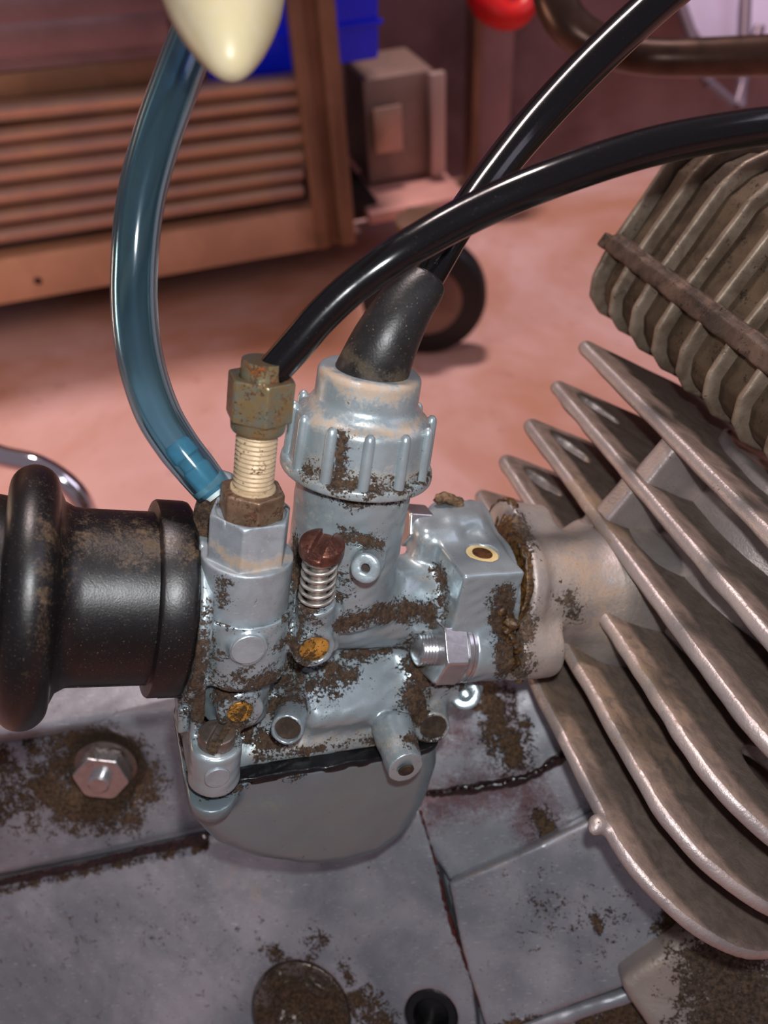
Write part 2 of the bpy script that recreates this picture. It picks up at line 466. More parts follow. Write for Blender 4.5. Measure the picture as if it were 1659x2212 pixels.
# ------------------------------------------------------------------ materials in use
ZINC = mat('cast_zinc', srgb(156, 168, 173), .32, .55, var=.10, vscale=90, rvar=.10, bump=.10, bscale=1400, speck=srgb(80, 70, 60), speck_amt=.8, sscale=1300, dirt=BROWN, dust=TAN, base_dirt=-.06)
ZINC2 = mat('machined_zinc', srgb(160, 168, 174), .46, .55, var=.12, vscale=200, rvar=.1, bump=.06, bscale=1800, dirt=BROWN, dust=TAN, scratches=.25)
BOWLM = mat('stained_bowl_zinc', srgb(124, 140, 148), .28, .5, var=.05, vscale=30, rvar=.08, bump=.05, bscale=1200, col2=srgb(130, 144, 148), dirt=BROWN, dust=srgb(120, 110, 80), speck=srgb(90, 80, 50), speck_amt=.35, sscale=700)
ALU = mat('cast_aluminium', srgb(158, 150, 148), .46, .45, var=.14, vscale=60, rvar=.1, bump=.30, bscale=1100, dirt=srgb(88, 72, 58), dust=srgb(162, 134, 106), col2=srgb(172, 160, 152), base_dirt=.04)
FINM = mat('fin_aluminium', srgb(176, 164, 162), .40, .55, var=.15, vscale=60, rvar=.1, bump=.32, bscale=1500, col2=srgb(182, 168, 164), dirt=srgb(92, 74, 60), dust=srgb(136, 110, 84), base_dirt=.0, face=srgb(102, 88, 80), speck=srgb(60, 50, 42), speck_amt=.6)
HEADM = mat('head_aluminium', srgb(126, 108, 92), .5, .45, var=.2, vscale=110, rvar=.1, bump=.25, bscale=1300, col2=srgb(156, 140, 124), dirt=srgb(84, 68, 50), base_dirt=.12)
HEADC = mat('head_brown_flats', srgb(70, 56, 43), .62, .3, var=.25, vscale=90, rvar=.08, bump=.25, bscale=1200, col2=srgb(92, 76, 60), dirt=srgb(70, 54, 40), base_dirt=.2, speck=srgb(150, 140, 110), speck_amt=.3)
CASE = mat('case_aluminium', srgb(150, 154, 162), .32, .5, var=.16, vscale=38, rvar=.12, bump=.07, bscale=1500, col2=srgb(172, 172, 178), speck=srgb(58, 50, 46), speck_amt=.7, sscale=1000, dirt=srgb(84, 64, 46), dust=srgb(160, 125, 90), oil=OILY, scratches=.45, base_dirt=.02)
STEEL = mat('bright_steel', srgb(200, 200, 202), .25, .92, var=.08, vscale=300, rvar=.08, bump=.03, dirt=BROWN, base_dirt=.02)
SPRINGM = mat('spring_steel', srgb(190, 184, 176), .3, .8, var=.2, vscale=300, dirt=BROWN)
RUST = mat('rusty_plated_brass', srgb(172, 146, 102), .32, .65, var=.35, vscale=420, rvar=.12, bump=.12, col2=srgb(124, 126, 112), dirt=srgb(146, 82, 40), dust=TAN, base_dirt=.28)
RUST2 = mat('rusty_screw_steel', srgb(104, 66, 56), .34, .6, var=.3, vscale=300, rvar=.1, bump=.1, dirt=srgb(96, 46, 34), base_dirt=.30)
BRASS = mat('brass_dirty', srgb(176, 126, 56), .55, .4, var=.35, vscale=400, bump=.12, dirt=srgb(86, 60, 24), base_dirt=.40)
THREAD = mat('dusty_threads', srgb(186, 164, 134), .55, .25, var=.15, vscale=250, bump=.12, dirt=srgb(150, 112, 72), base_dirt=.2)
SCREWM = mat('dull_screw_steel', srgb(138, 126, 118), .38, .85, var=.2, vscale=260, bump=.08, dirt=srgb(84, 64, 46), base_dirt=.16)
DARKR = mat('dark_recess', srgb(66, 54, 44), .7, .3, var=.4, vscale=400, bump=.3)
GASKET = mat('black_gasket', srgb(20, 20, 22), .25, 0, var=.2, vscale=500, bump=.25)
GREASE = mat('gritty_grease', srgb(54, 36, 20), .28, 0, var=.5, vscale=700, bump=.9, bscale=1300, col2=srgb(100, 72, 38), spec=.7)
MUD = mat('packed_road_dirt', srgb(70, 52, 38), .75, 0, var=.5, vscale=600, bump=1.0, bscale=1100, col2=srgb(126, 98, 70))
RUBBER = mat('black_rubber', srgb(12, 11, 13), .36, 0, var=.2, vscale=200, rvar=.06, bump=.10, bscale=2600, spec=.6, dust=srgb(96, 74, 50), base_dirt=.0, speck=srgb(110, 96, 78), speck_amt=.7, sscale=2600)
CABLE = mat('cable_sheath', srgb(8, 8, 10), .16, 0, bump=.03, bscale=600, spec=.6, speck=srgb(60, 56, 48), speck_amt=.22, sscale=2600)
IVORY = mat('ivory_plastic', srgb(222, 196, 140), .4, 0, var=.1, vscale=300)

# ------------------------------------------------------------------ carburettor frame (unit vectors, world)
c = W(nv((.15, .88, .455))); ii = W(nv((.905, -.06, -.41)))
n = nv(np.cross(ii, c)); I = nv(ii - c * ii.dot(c))
O = V(762, 1060, 155)
def P(px, py, k=0.0): return onplane(px, py, O, n, k)
AX = (I, c, n)

carb = thing('carburettor', 'grimy grey cast carburettor bolted between the black rubber boot and the finned cylinder', 'carburettor', O - c * 70)

f = Field(O, AX, (-42, -66, -24), (40, 8, 24), .42)
# mixing chamber and venturi
f.cone(O + c * 7.5, O - c * 27, 11.7, 11.3, rnd=.3)
vA = P(455, 1292, -3); vB = reach(vA, ii, px=1005)
f.cone(vA, vB, 10.8, 10.4, k=4)
# lower block that closes the float chamber
lc = P(672, 1560, 0); lb = P(672, 1618, 0)
f.box(lc - c * 1 - n * 1.5 + I * .8, (27.5, 8.5, 14.5), rnd=5, k=3)
f.box(P(640, 1500, -3), (22, 10, 11), rnd=5, k=4)
f.box(P(760, 1480, 1), (15, 9, 10), axes=(I, nv(c * .8 + n * .6), nv(n * .8 - c * .6)), rnd=4, k=3)
f.box(lb - n * .8 + I * .8, (28.6, 2.2, 16.6), rnd=2.0, k=1.2)
# plate of the air inlet
ip = P(408, 1310, -2)
f.cone(ip - ii * 1.4, ip + ii * 1.0, 19.5, 19.5, rnd=.5, k=1.5)
f.box(P(408, 1500, 2), (1.3, 14, 13), rnd=.8, k=1.0)
f.box(P(393, 1540, 11), (1.0, 3.2, 2.6), rnd=.5, k=.4)
# choke tower
cb = P(522, 1355, 7.5); R9 = mm(cb, 106)
cb1 = reach(cb, c, py=1292); cb2 = reach(cb, c, py=1428); cb3 = reach(cb, c, py=1530)
f.cone(cb1, cb2, R9, R9 * .98, rnd=.4, k=1.0)
f.cone(cb2 + c, cb3, mm(cb, 74), mm(cb, 72), rnd=.4, k=1.2)
f.cone(cb1 + c * 2, cb1 - c * .6, mm(cb1, 99), rnd=.1, k=.2, op='-')
f.cone(P(537, 1405, 7.5 + R9 + .5) - n * 5, P(537, 1405, 7.5 + R9 + .5), mm(cb, 40), rnd=.3, k=.8)
# idle screw boss, its plug boss, pilot boss
sdir = nv(W((.10, .70, .68)))
sp = P(683, 1296, 13.5); f.cone(sp, sp - sdir * 12, mm(sp, 42), rnd=.3, k=1.2)
f.box(P(684, 1335, 9), (4.0, 5.5, 5.0), rnd=1.2, k=1.5)
qp = P(680, 1405, 16.5); f.cone(qp, qp - n * 12, mm(qp, 47), mm(qp, 50), rnd=.4, k=1.6)
f.cone(qp + n * .5, qp - n * .8, mm(qp, 34), rnd=.05, k=.1, op='-')
gp = P(789, 1228, 17.5); gd = nv(W((-.1, -.15, .98))); f.cone(gp, gp - gd * 9, mm(gp, 33), mm(gp, 36), rnd=.4, k=1.3)
f.cone(gp + gd, gp - gd * 2, mm(gp, 11), rnd=.05, k=.1, op='-')
# lower bosses: brass plug, dark hole, screw lobe, right stud hole
bp = P(520, 1541, 15.5); f.cone(bp, bp - n * 12, mm(bp, 50), mm(bp, 50), rnd=.6, k=1.5)
f.cone(bp + n * .5, bp - n * .7, mm(bp, 30), rnd=.05, k=.1, op='-')
tp = P(620, 1578, 18); td = nv(W((-.02, -.22, .97))); f.cone(tp, tp - td * 14, mm(tp, 36), mm(tp, 37), rnd=.5, k=1.6)
f.cone(tp + td, tp - td * 1.4, mm(tp, 28), rnd=.05, k=.1, op='-')
kp = P(468, 1597, 17.5)
f.cone(kp - c * .6, kp - c * 11, mm(kp, 56), mm(kp, 56), rnd=.8, k=1.8)
f.cone(kp + c * 1.5, kp - c * .3, mm(kp, 43), rnd=.2, k=.3, op='-')
rp = P(936, 1574, 14); rd = nv(W((.12, -.30, .94))); f.cone(rp, rp - rd * 14, mm(rp, 38), mm(rp, 42), rnd=.5, k=1.8)
f.cone(rp + rd, rp - rd * 1.0, mm(rp, 30), rnd=.05, k=.1, op='-')
# overflow spigot
o1 = P(848, 1572, 14); o2 = P(884, 1684, 27)
f.cone(o1 - (o2 - o1) * .1, o2, mm(o1, 47), mm(o2, 38), rnd=1.1, k=1.3)
od = nv(o2 - o1); f.cone(o2 + od, o2 - od * 3, mm(o2, 17), rnd=.05, k=.2, op='-')
# outlet flange, screw lobes, clamp block with flat top
fc = P(1030, 1262, -3)
lobe = P(1034, 1402, 9.5); lobe2 = fc + (fc - lobe) * .95
for q, r_, b_ in ((fc, 13.0, 2.5), (lobe, 7.2, 4.4), (lobe2, 6.6, 2.5)):
    f.cone(q - ii * b_, q + ii * 5.0, r_, r_, rnd=.6, k=5)
f.box((fc + lobe) / 2 + ii * 1.3, (3.7, np.linalg.norm(lobe - fc) / 2, 5.6), axes=(ii, lobe - fc, np.cross(ii, lobe - fc)), rnd=1.5, k=3)
f.box((fc + lobe2) / 2 + ii * 1.3, (3.7, np.linalg.norm(lobe - fc) / 2, 5.6), axes=(ii, lobe - fc, np.cross(ii, lobe - fc)), rnd=1.5, k=3)
T_ = P(1040, 1192, 3)
f.box(P(985, 1130, -11), (6, 4, 6), rnd=3, k=3)
f.box(P(935, 1405, 0), (8, 9, 9), rnd=4, k=5)
f.box(T_ - c * 9 - ii * 1.2, (7.3, 9, 9.2), axes=(I, c, n), rnd=.6, k=2.2)
f.box(P(928, 1158, -8), (5, 4.4, 6), rnd=2.4, k=3)
f.cone(T_ + c * .5 + n * .5, T_ - c * .5 + n * .5, 3.7, rnd=.05, k=.1, op='-')
# small lug behind the stud
f.box(P(985, 1492, 5), (6, 3.0, 3.0), rnd=1.2, k=1.2)
f.cone(P(1006, 1500, 9.5), P(1003, 1496, 3), mm(fc, 33), rnd=.4, k=.8)
f.cone(P(1006, 1500, 10), P(1004, 1498, 7.5), mm(fc, 12), rnd=.05, k=.2, op='-')
f.rough(.09, 1.6, 3)
GK = P(640, 1648, 14)           # joint height between the body and the bowl
f.half(GK, -c, k=.4)
DB = {'dirt': [([(655, 1300), (630, 1440), (560, 1480), (470, 1500)], 4.5, .75), ([(590, 1520), (690, 1480), (740, 1450)], 4.2, .75), ([(600, 1460), (650, 1470)], 4, .7),
               ([(735, 1345), (830, 1325), (920, 1320)], 2.6, .95), ([(745, 1420), (850, 1400), (900, 1400)], 2.2, .75), ([(400, 1200), (425, 1350), (420, 1480), (440, 1560)], 4, .85),
               ([(560, 1640), (700, 1615), (800, 1600)], 1.5, .6), ([(900, 1400), (905, 1470), (900, 1540)], 3.4, 1.0), ([(945, 1230), (965, 1280), (930, 1340)], 2.4, .75),
               ([(1088, 1290), (1090, 1350), (1100, 1440)], 3.2, 1.1), ([(740, 1160), (820, 1180)], 2.3, .75), ([(735, 1240), (730, 1290)], 2.6, .6), ([(500, 1560), (560, 1590), (590, 1610)], 3, .8),
               ([(640, 1185), (640, 1260)], 3, .8), ([(650, 1030), (760, 1085), (870, 1075)], 1.8, .7), ([(430, 1330), (520, 1365), (610, 1330)], 1.5, .6), ([(880, 1600), (960, 1600)], 2.2, .7), ([(955, 1470), (1000, 1480)], 3, .7)],
      'dust': [([(640, 1040), (700, 1200)], 6, .3), ([(560, 1620), (880, 1600)], 3, .7), ([(900, 1480), (960, 1620)], 4, .7), ([(900, 1180), (960, 1330)], 5, .45)]}
body = part('body', f.mesh(), ZINC, carb, dirt=DB)

# float bowl
g = Field(O, AX, (-44, -100, -26), (40, -52, 26), .6)
bc = P(672, 1700, 0); bh = f
bot = 0
bl = P(662, 1735, 0) - I * .5
g.prism([P(x, y, 12) for x, y in ((396, 1540), (395, 1640), (398, 1705), (412, 1765), (460, 1815), (540, 1845), (630, 1860), (730, 1857), (815, 1832), (880, 1785), (922, 1715), (946, 1640), (950, 1540))], n, -26, 4, rnd=6.5)
g.cone(kp - c * 11.5, kp - c * 21, mm(kp, 57), mm(kp, 44), rnd=4.0, k=5)
g.half(GK - c * 1.3, c, k=.6)
g.rough(.08, 2.5, 5)
DW = {'dirt': [([(540, 1640), (640, 1670)], 2, .6), ([(455, 1715), (520, 1700)], 1.6, .8)], 'dust': [([(540, 1735), (600, 1740)], 2.0, .55), ([(600, 1670), (880, 1690)], 5, .2)]}
bowl = part('float_bowl', g.mesh(), BOWLM, carb, dirt=DW)
# gasket between them
gk = Field(O, AX, (-44, -66, -26), (40, -52, 26), .5)
gk.prism([P(x, y, 12) for x, y in ((402, 1540), (402, 1740), (948, 1740), (952, 1540))], n, -26, 4.4, rnd=6.5); gk.half(GK + c * .05, c, k=.1); gk.half(GK - c * 1.4, -c, k=.1); gk.rough(.22, 1.1, 9)
part('bowl_gasket', gk.mesh(), GASKET, carb)

# cap on the mixing chamber
capc = reach(O, c, py=1001); ring0 = capc - c * 0.0
cf = Field(ring0, AX, (-19, -4, -19), (19, 24, 19), .34)
cf.cone(ring0 - c * 1.0, ring0 + c * 1.0, 15.2, 15.0, rnd=.45)
cf.cone(ring0, ring0 + c * 11.3, 13.5, 13.0, rnd=1.6, k=.5)
cf.cone(ring0 + c * 9.8, ring0 + c * 13.2, 12.4, 10.4, rnd=.8, k=1.0)
cf.cone(ring0 + c * 11, ring0 + c * 19.4, 10.0, 9.8, rnd=1.1, k=1.4)
cf.cone(ring0 + c * 18.4, ring0 + c * 23, 6.2, rnd=.1, k=.6, op='-')
DCAP = {'dirt': [([(655, 1010), (720, 1045), (800, 1055), (880, 1050), (925, 1020)], 2.0, .72), ([(740, 940), (735, 1020)], 1.6, .75), ([(800, 950), (790, 1030)], 1.5, .4)],
        'dust': [([(705, 800), (740, 830), (860, 850), (890, 830)], 2.0, 1.0), ([(670, 840), (685, 910), (760, 935), (860, 935), (920, 900)], 1.6, .8), ([(645, 950), (640, 1000), (720, 1045), (860, 1050), (930, 1010)], 2.6, .8), ([(720, 880), (880, 880)], 3, .2)]}
cap = part('mixing_chamber_cap', cf.mesh(), ZINC, carb, dirt=DCAP)
u1 = I; u2 = n
for q in range(12):
    a = math.radians(q * 30 + 14); d = u1 * math.cos(a) + u2 * math.sin(a)
    m = MB(); b0 = ring0 + d * 13.6; b1 = ring0 + d * 12.6
    m.lathe(b0 + c * .8, c - d * .03, [(0, 1.1), (9.4, 1.05), (10.2, .9), (10.7, .5), (10.85, .05)], seg=14)
    part('rib', m.data(), ZINC, cap)

# choke tower: two-step plug with hexagon, rusty hexagon, threaded adjuster
ca = cb1 + c * .1
sx = Field(ca, AX, (-14, -4, -14), (14, 32, 14), .33)
t1 = (reach(ca, c, py=1192) - ca).dot(c); t2 = (reach(ca, c, py=1100) - ca).dot(c)
rr_ = mm(ca, 96)
sx.cone(ca - c * 1.5, ca + c * t1, rr_, rr_, rnd=.35)
sx.hexprism(ca + c * (t1 - 1), ca + c * t2, rr_ * .79, nv(I * .94 + n * .34), chamfer=1.06, k=.3, cs=.8)
sx.cone(ca + c * (t2 - .8), ca + c * (t2 + 3), rr_ * .74, rnd=.05, k=.1, op='-')
DS = {'dust': [([(460, 1175), (500, 1215), (560, 1225), (620, 1205)], 1.3, .95)], 'dirt': [([(475, 1300), (480, 1260)], 1.6, .7), ([(480, 1090), (530, 1120), (620, 1095)], 1.6, .6)]}
plug = part('choke_plug', sx.mesh(), ZINC2, carb, dirt=DS, label='bright turned hexagon plug')

adj = thing('cable_adjuster', 'rusty brass cable adjuster with dusty threads screwed into the grey hexagon plug', 'cable adjuster', ca + c * (t2 - 1))
h0 = ca + c * (t2 - .9); t3 = (reach(h0, c, py=1056) - h0).dot(c)
def nutmesh(a, b, flat, ref, res=.3, chamfer=1.06, bore=None, extra=None, cs=.6):
    u = nv(b - a); e1 = nv(ref - u * np.dot(ref, u)); e2 = np.cross(u, e1); h = np.linalg.norm(b - a)
    F_ = Field(a, (e1, e2, u), (-flat * 1.35, -flat * 1.35, -2.5), (flat * 1.35, flat * 1.35, h + 6), res)
    F_.hexprism(a, b, flat, ref, chamfer=chamfer, cs=cs)
    if extra: extra(F_)
    if bore: F_.cone(a - u * 4, b + u * 8, bore, rnd=.02, k=.3, op='-')
    return F_.mesh()
ln = nutmesh(h0, h0 + c * (t3 + .2), mm(h0, 62), I, chamfer=1.10, cs=1.2)
part('lock_nut', ln, mat('brown_lock_nut', srgb(140, 112, 92), .42, .7, var=.3, vscale=330, bump=.12, col2=srgb(150, 124, 100), dirt=srgb(104, 62, 42), base_dirt=.3), adj, label='brown hexagon lock nut')
b0 = h0 + c * t3; t4 = (reach(b0, c, py=925) - b0).dot(c); rt = mm(b0, 44)
prof = [(0, rt + .5), (.6, rt + .4), (.7, rt * .9)]; t = .9
while t < t4: prof += [(t, rt * .91), (t + .34, rt), (t + .46, rt), (t + .80, rt * .91)]; t += .86
part('threaded_barrel', MB().lathe(b0, c, prof, seg=56).data(), THREAD, adj, label='pale dusty threaded barrel', angle=70)
m0 = b0 + c * (t4 - .6); t5 = (reach(m0, c, py=812) - m0).dot(c)
def ex(F_):
    u = c; F_.cone(m0, m0 + u * 3, mm(m0, 58), mm(m0, 61), rnd=.9, k=.3)
nm = nutmesh(m0 + c * 2.6, m0 + c * t5, mm(m0, 64), nv(I * .5 + n * .87), chamfer=1.10, extra=ex, bore=mm(m0, 47), cs=1.0)
part('hexagon_cap', nm, RUST, adj, label='rusty hexagon cap with round collar')
m1 = m0 + c * (t5 - 3)
cabdir = nv(W((.55, .66, .50)))
part('ferrule', MB().lathe(m0 + c * 3, c, [(0, mm(m0, 45)), (t5 - 1.0, mm(m0, 45)), (t5 - .2, mm(m0, 44)), (t5 - .2, mm(m0, 36))], seg=40).data(), RUST, adj)

# idle screw and its spring
sc0 = reach(sp, sdir, py=1200); hh = nv(sc0 - sp)
hd = V(697, 1168, depth(sc0) - .3)
sdir2 = nv(hd - sp); L = np.linalg.norm(hd - sp); rh = mm(hd, 50)
sf = Field(hd, (nv(np.cross(sdir2, n)), np.cross(sdir2, nv(np.cross(sdir2, n))), sdir2), (-7, -7, -5), (7, 7, 3), .22)
sf.cone(hd - sdir2 * 2.9, hd + sdir2 * .5, rh, rh, rnd=.35); sf.ball(hd - sdir2 * 6.6, 7.4, k=.2, op='&')
up_ = nv(c - sdir2 * c.dot(sdir2)); sl_ = nv(up_ * .97 + I * .20)
sf.box(hd + sdir2 * .6, (7, 1.25, 2.2), axes=(sl_, np.cross(sdir2, sl_), sdir2), rnd=.1, k=.1, op='-')
idle = part('idle_screw', sf.mesh(), RUST2, carb, label='rusty slotted screw head')
part('screw_shank', MB().lathe(sp - sdir2 * 1, sdir2, [(0, mm(sp, 20)), (L - 2.6, mm(sp, 20))], seg=24).data(), SPRINGM, idle)
hel = []; nt_ = 6.0
for q in range(int(nt_ * 18) + 1):
    a = q / 18 * 2 * math.pi; tt = .3 + (L - 3.4) * q / (nt_ * 18); e1 = nv(np.cross(sdir2, n)); e2 = np.cross(sdir2, e1)
    hel.append(sp + sdir2 * tt + (e1 * math.cos(a) + e2 * math.sin(a)) * (mm(sp, 37) - .45 * tt / L))
part('spring', MB().tube(hel, .40, seg=10, sub=1).data(), SPRINGM, carb, label='bright coil spring')

def disc(name, at, d, r, mt, h=.5, parent=carb, lab=None, lift=0.0):
    m = MB().lathe(at + d * (lift - h), d, [(0, r), (h - .12, r), (h, r - .15)], seg=36)
    return part(name, m.data(), mt, parent, label=lab)
disc('plug', P(537, 1405, 7.5 + R9 + .95), n, mm(cb, 35), ZINC2, h=2, lab='flush round zinc plug')
disc('plug', qp - n * .3, n, mm(qp, 33), BRASS, lab='yellow brass plug with green grime')
disc('plug', bp - n * .25, n, mm(bp, 28), BRASS, lab='half buried yellow brass plug')
disc('plug', tp - td * 1.0, td, mm(tp, 29), DARKR, lab='grimy sunken plug')
disc('plug', gp - gd * 1.5, gd, mm(gp, 11.5), DARKR, lab='small dark bore plug')
disc('plug', rp - rd * .6, rd, mm(rp, 30), DARKR, lab='dark steel plug in rusty boss')
disc('plug', o2 - od * 2.0, od, mm(o2, 17.5), DARKR, lab='dark spigot bore')
disc('plug', T_ + n * .5 - c * .1, c, 3.65, IVORY, h=.6, lab='ivory seal ring')
disc('plug', T_ + n * .5 + c * .12, c, 2.3, mat('rusty_core', srgb(92, 58, 30), .6, .3, var=.5, vscale=600, bump=.6), h=.4, lab='rusty core of the ivory seal')
kq = P(470, 1682, 17.5 + mm(kp, 56) + .35); disc('plug', kq, n, mm(kq, 27), ZINC2, h=1.2, lab='small flush zinc plug')
# bowl screw (slotted)
ks = kp + c * .6
bf = Field(ks, AX, (-7, -4, -7), (7, 4, 7), .24); bf.cone(ks - c * 2, ks + c * 1.5, mm(kp, 40), rnd=.4)
sld = nv(I * .50 + n * -.86); bf.box(ks + c * 1.4, (7, .7, .9), axes=(sld, np.cross(c, sld), c), rnd=.1, k=.1, op='-')
part('bowl_screw', bf.mesh(), SCREWM, carb, label='slotted steel bowl screw', dirt={'dirt': [([(455, 1620), (490, 1570)], .8, .9)]})

# flange stud with nut and washer
st0 = lobe - ii * 4.5
wr = mm(lobe, 70)
part('washer', MB().lathe(st0, -ii, [(0, wr), (.7, wr), (.9, wr - .35), (1.0, wr - .35), (1.1, wr), (1.9, wr), (2.0, wr - .2), (2.0, 2), (0, 2)], seg=48, cap=False).data(), STEEL, carb, label='spring washer')
part('flange_nut', nutmesh(st0 - ii * 2.0, st0 - ii * 7.8, mm(lobe, 64), nv(c * .7 + n * .7), chamfer=1.05), STEEL, carb, label='shiny hexagon nut')
prof = [(0, 3.4)]; t = .2
while t < 11.6: prof += [(t, 3.1), (t + .3, 3.55), (t + .42, 3.55), (t + .7, 3.1)]; t += .78
prof += [(12.2, 2.7), (12.4, 1.2)]
part('stud', MB().lathe(st0 + ii * .5, -ii, prof, seg=40).data(), STEEL, carb, label='threaded stud end', angle=70)
# rear nut glimpsed behind the mixing chamber
rn = P(893, 1135, -12)
part('rear_nut', nutmesh(rn - ii * 3, rn + ii * 3, 4.4, c), STEEL, carb, label='bright nut half hidden behind the chamber')
# greasy flange gasket, ragged
gs = Field(fc, (ii, nv(lobe - fc), np.cross(ii, nv(lobe - fc))), (4, -28, -16), (9, 28, 16), .4)
for q, r_ in ((fc, 13.5), (lobe, 7.1), (lobe2, 7.0)): gs.cone(q + ii * 5.0, q + ii * 7.0, r_, rnd=.2, k=6)
gs.rough(.22, .9, 21)
part('flange_gasket', gs.mesh(), GREASE, carb, label='greasy ragged gasket')
mu = Field(fc, AX, (-4, -32, -6), (16, 22, 26), .4); rgq = np.random.default_rng(8)
for (px, py, k, r_) in ((1096, 1300, 11, 2.0), (1098, 1340, 13, 2.4), (1104, 1385, 14, 2.6), (1108, 1430, 14, 2.6), (1108, 1462, 13, 1.9), (1092, 1360, 13.5, 1.6)):
    for _ in range(4):
        q = P(px, py, k) + rgq.normal(size=3) * .9; mu.ball(q, r_ * rgq.uniform(.35, .8), k=.6)
mu.rough(.22, .45, 5)
part('grease_lump', mu.mesh(), GREASE, carb, kind='stuff')
mu = Field(P(960, 1082, -12), AX, (-9, -6, -8), (9, 6, 8), .35)
for (px, py) in ((950, 1078), (962, 1076), (975, 1080), (990, 1086)): mu.ball(P(px, py, -13), 1.3, k=.8)
mu.rough(.22, .45, 6); part('grease_lump', mu.mesh(), MUD, carb, kind='stuff')

# hose spigot: elbow rising behind the choke tower
e0 = P(452, 1145, -1); e1_ = P(453, 1095, -1); e2_ = P(470, 1058, -1)
hose_end = P(452, 1062, -1)
hd_ = nv(W((-.55, .80, -.10)))
el = Field(e0, AX, (-14, -6, -10), (16, 26, 10), .35)
el.caps([P(452, 1150, -1), P(452, 1098, -1), P(462, 1062, -1), P(480, 1050, -3)], [2.6, 2.5, 2.4, 3.0], k=1.2)
el.ball(P(440, 1145, -1), 3.2, k=1.5); el.ball(P(470, 1150, -1), 3.2, k=1.5)
el.rough(.15, .9, 11)
part('hose_elbow', el.mesh(), ZINC, carb, dirt={'dirt': [([(450, 1110), (450, 1150)], 4, 1.2), ([(430, 1150), (480, 1150)], 3.5, 1.2)]})
# ------------------------------------------------------------------ cylinder fins, head, port
SCF = 1.08
fu = W(nv((.250, -.612, .751))); fv = W(nv((.843, -.244, -.480))); fa = nv(np.cross(fv, fu)) * -1
if fa.dot(c) < 0: fa = -fa
T1 = V(1240.4, 734.6, 200 * SCF); PITCH = 12.58 * SCF
def FN(u, v, a=0.0): return T1 + fu * u + fv * v + fa * a
cyl = thing('engine_cylinder', 'finned aluminium cylinder with intake port standing beside the carburettor', 'engine cylinder', FN(60, 42, -90))
LU = 125 * SCF; RC = 26 * SCF; TC = 4.5; WV = 92.0
out = []
for t in np.linspace(180, 270, 7): out.append((TC + TC * math.cos(math.radians(t)), TC + TC * math.sin(math.radians(t))))
for t in np.linspace(-90, 0, 14): out.append((LU - RC + RC * math.cos(math.radians(t)), RC + RC * math.sin(math.radians(t))))
for t in np.linspace(0, 90, 10): out.append((LU - RC + RC * math.cos(math.radians(t)), WV - RC + RC * math.sin(math.radians(t))))
for t in np.linspace(90, 180, 10): out.append((RC + RC * math.cos(math.radians(t)), WV - RC + RC * math.sin(math.radians(t))))
for k in range(6):
    h = -k * PITCH
    F_ = Field(FN(0, 0, h), (fu, fv, fa), (-3, -4, -4), (LU + 3, WV + 3, 4), .72)
    F_.prism([FN(u, v, h) for u, v in out], fa, -1.9, 1.9, rnd=1.7)
    if k in (1, 2, 3):
        hc = FN(11.5, 11, h); F_.caps([hc - fu * 2.5 + fv * -2, hc + fu * 3 + fv * 4], 3.0, k=.5, op='-')
        F_.cone(hc - fa * 3, hc + fa * 3, 4.2, rnd=.1, k=.6, op='-')
    if k == 3:
        hc = FN(103 * SCF, 22, h); F_.cone(hc - fa * 3, hc + fa * 3, 7, rnd=.1, k=.6, op='-')
    if k == 5:
        F_.ball(FN(98 * SCF, -1.0, h - .5), 2.0, k=1.2); F_.ball(FN(99 * SCF, -2.2, h - 1.4), 1.2, k=1)
    F_.rough(.10, 2.6, 40 + k)
    dd = {'dust': [], 'dirt': []}
    if k == 2: dd['dust'] = [([(1240, 1070), (1310, 1180)], 8, .9)]
    if k == 3: dd['dust'] = [([(1345, 1380), (1430, 1500)], 10, .6)]
    if k == 4: dd['dust'] = [([(1240, 1420), (1330, 1550), (1400, 1600)], 10, .65)]
    if k == 5: dd['dust'] = [([(1180, 1500), (1230, 1570)], 8, .6)]
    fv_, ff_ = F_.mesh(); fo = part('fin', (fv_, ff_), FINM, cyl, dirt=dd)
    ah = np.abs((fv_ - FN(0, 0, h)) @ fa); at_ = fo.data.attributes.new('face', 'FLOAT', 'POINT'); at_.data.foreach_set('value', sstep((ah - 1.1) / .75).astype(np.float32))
# barrel with its corner columns and the webs between the fins
F_ = Field(FN(0, 0, 0), (fu, fv, fa), (4, 2, -5.9 * PITCH - 32), (LU, WV, 8), 1.1)
bcn = FN(62, 50, 0)
F_.cone(bcn + fa * 4, bcn - fa * (5.9 * PITCH + 1), 33, rnd=1)
F_.rough(.2, 3, 60)
part('barrel', F_.mesh(), FINM, cyl)
pc = fc + ii * 30
F_ = Field(fc, (ii, nv(c - ii * c.dot(ii)), np.cross(ii, nv(c - ii * c.dot(ii)))), (5, -30, -20), (52, 30, 22), .5)
F_.cone(fc + ii * 7.2, fc + ii * 10.5, 13.6, 13.4, rnd=.8)
for q, r_ in ((lobe, 7.4), (lobe2, 7.2)):
    F_.cone(q + ii * 7.2, q + ii * 19.5, r_, r_ * .93, rnd=1.0, k=3.5)
F_.box((fc + lobe) / 2 + ii * 10, (2.6, np.linalg.norm(lobe - fc) / 2, 5.8), axes=(ii, lobe - fc, np.cross(ii, lobe - fc)), rnd=1.5, k=3)
F_.cone(fc + ii * 8, fc + ii * 46, 12.2, 16.0, rnd=1, k=4)
F_.box(fc + ii * 40 - c * 3, (10, 17, 14), axes=(ii, c, n), rnd=5, k=8)
F_.rough(.09, 2.4, 61)
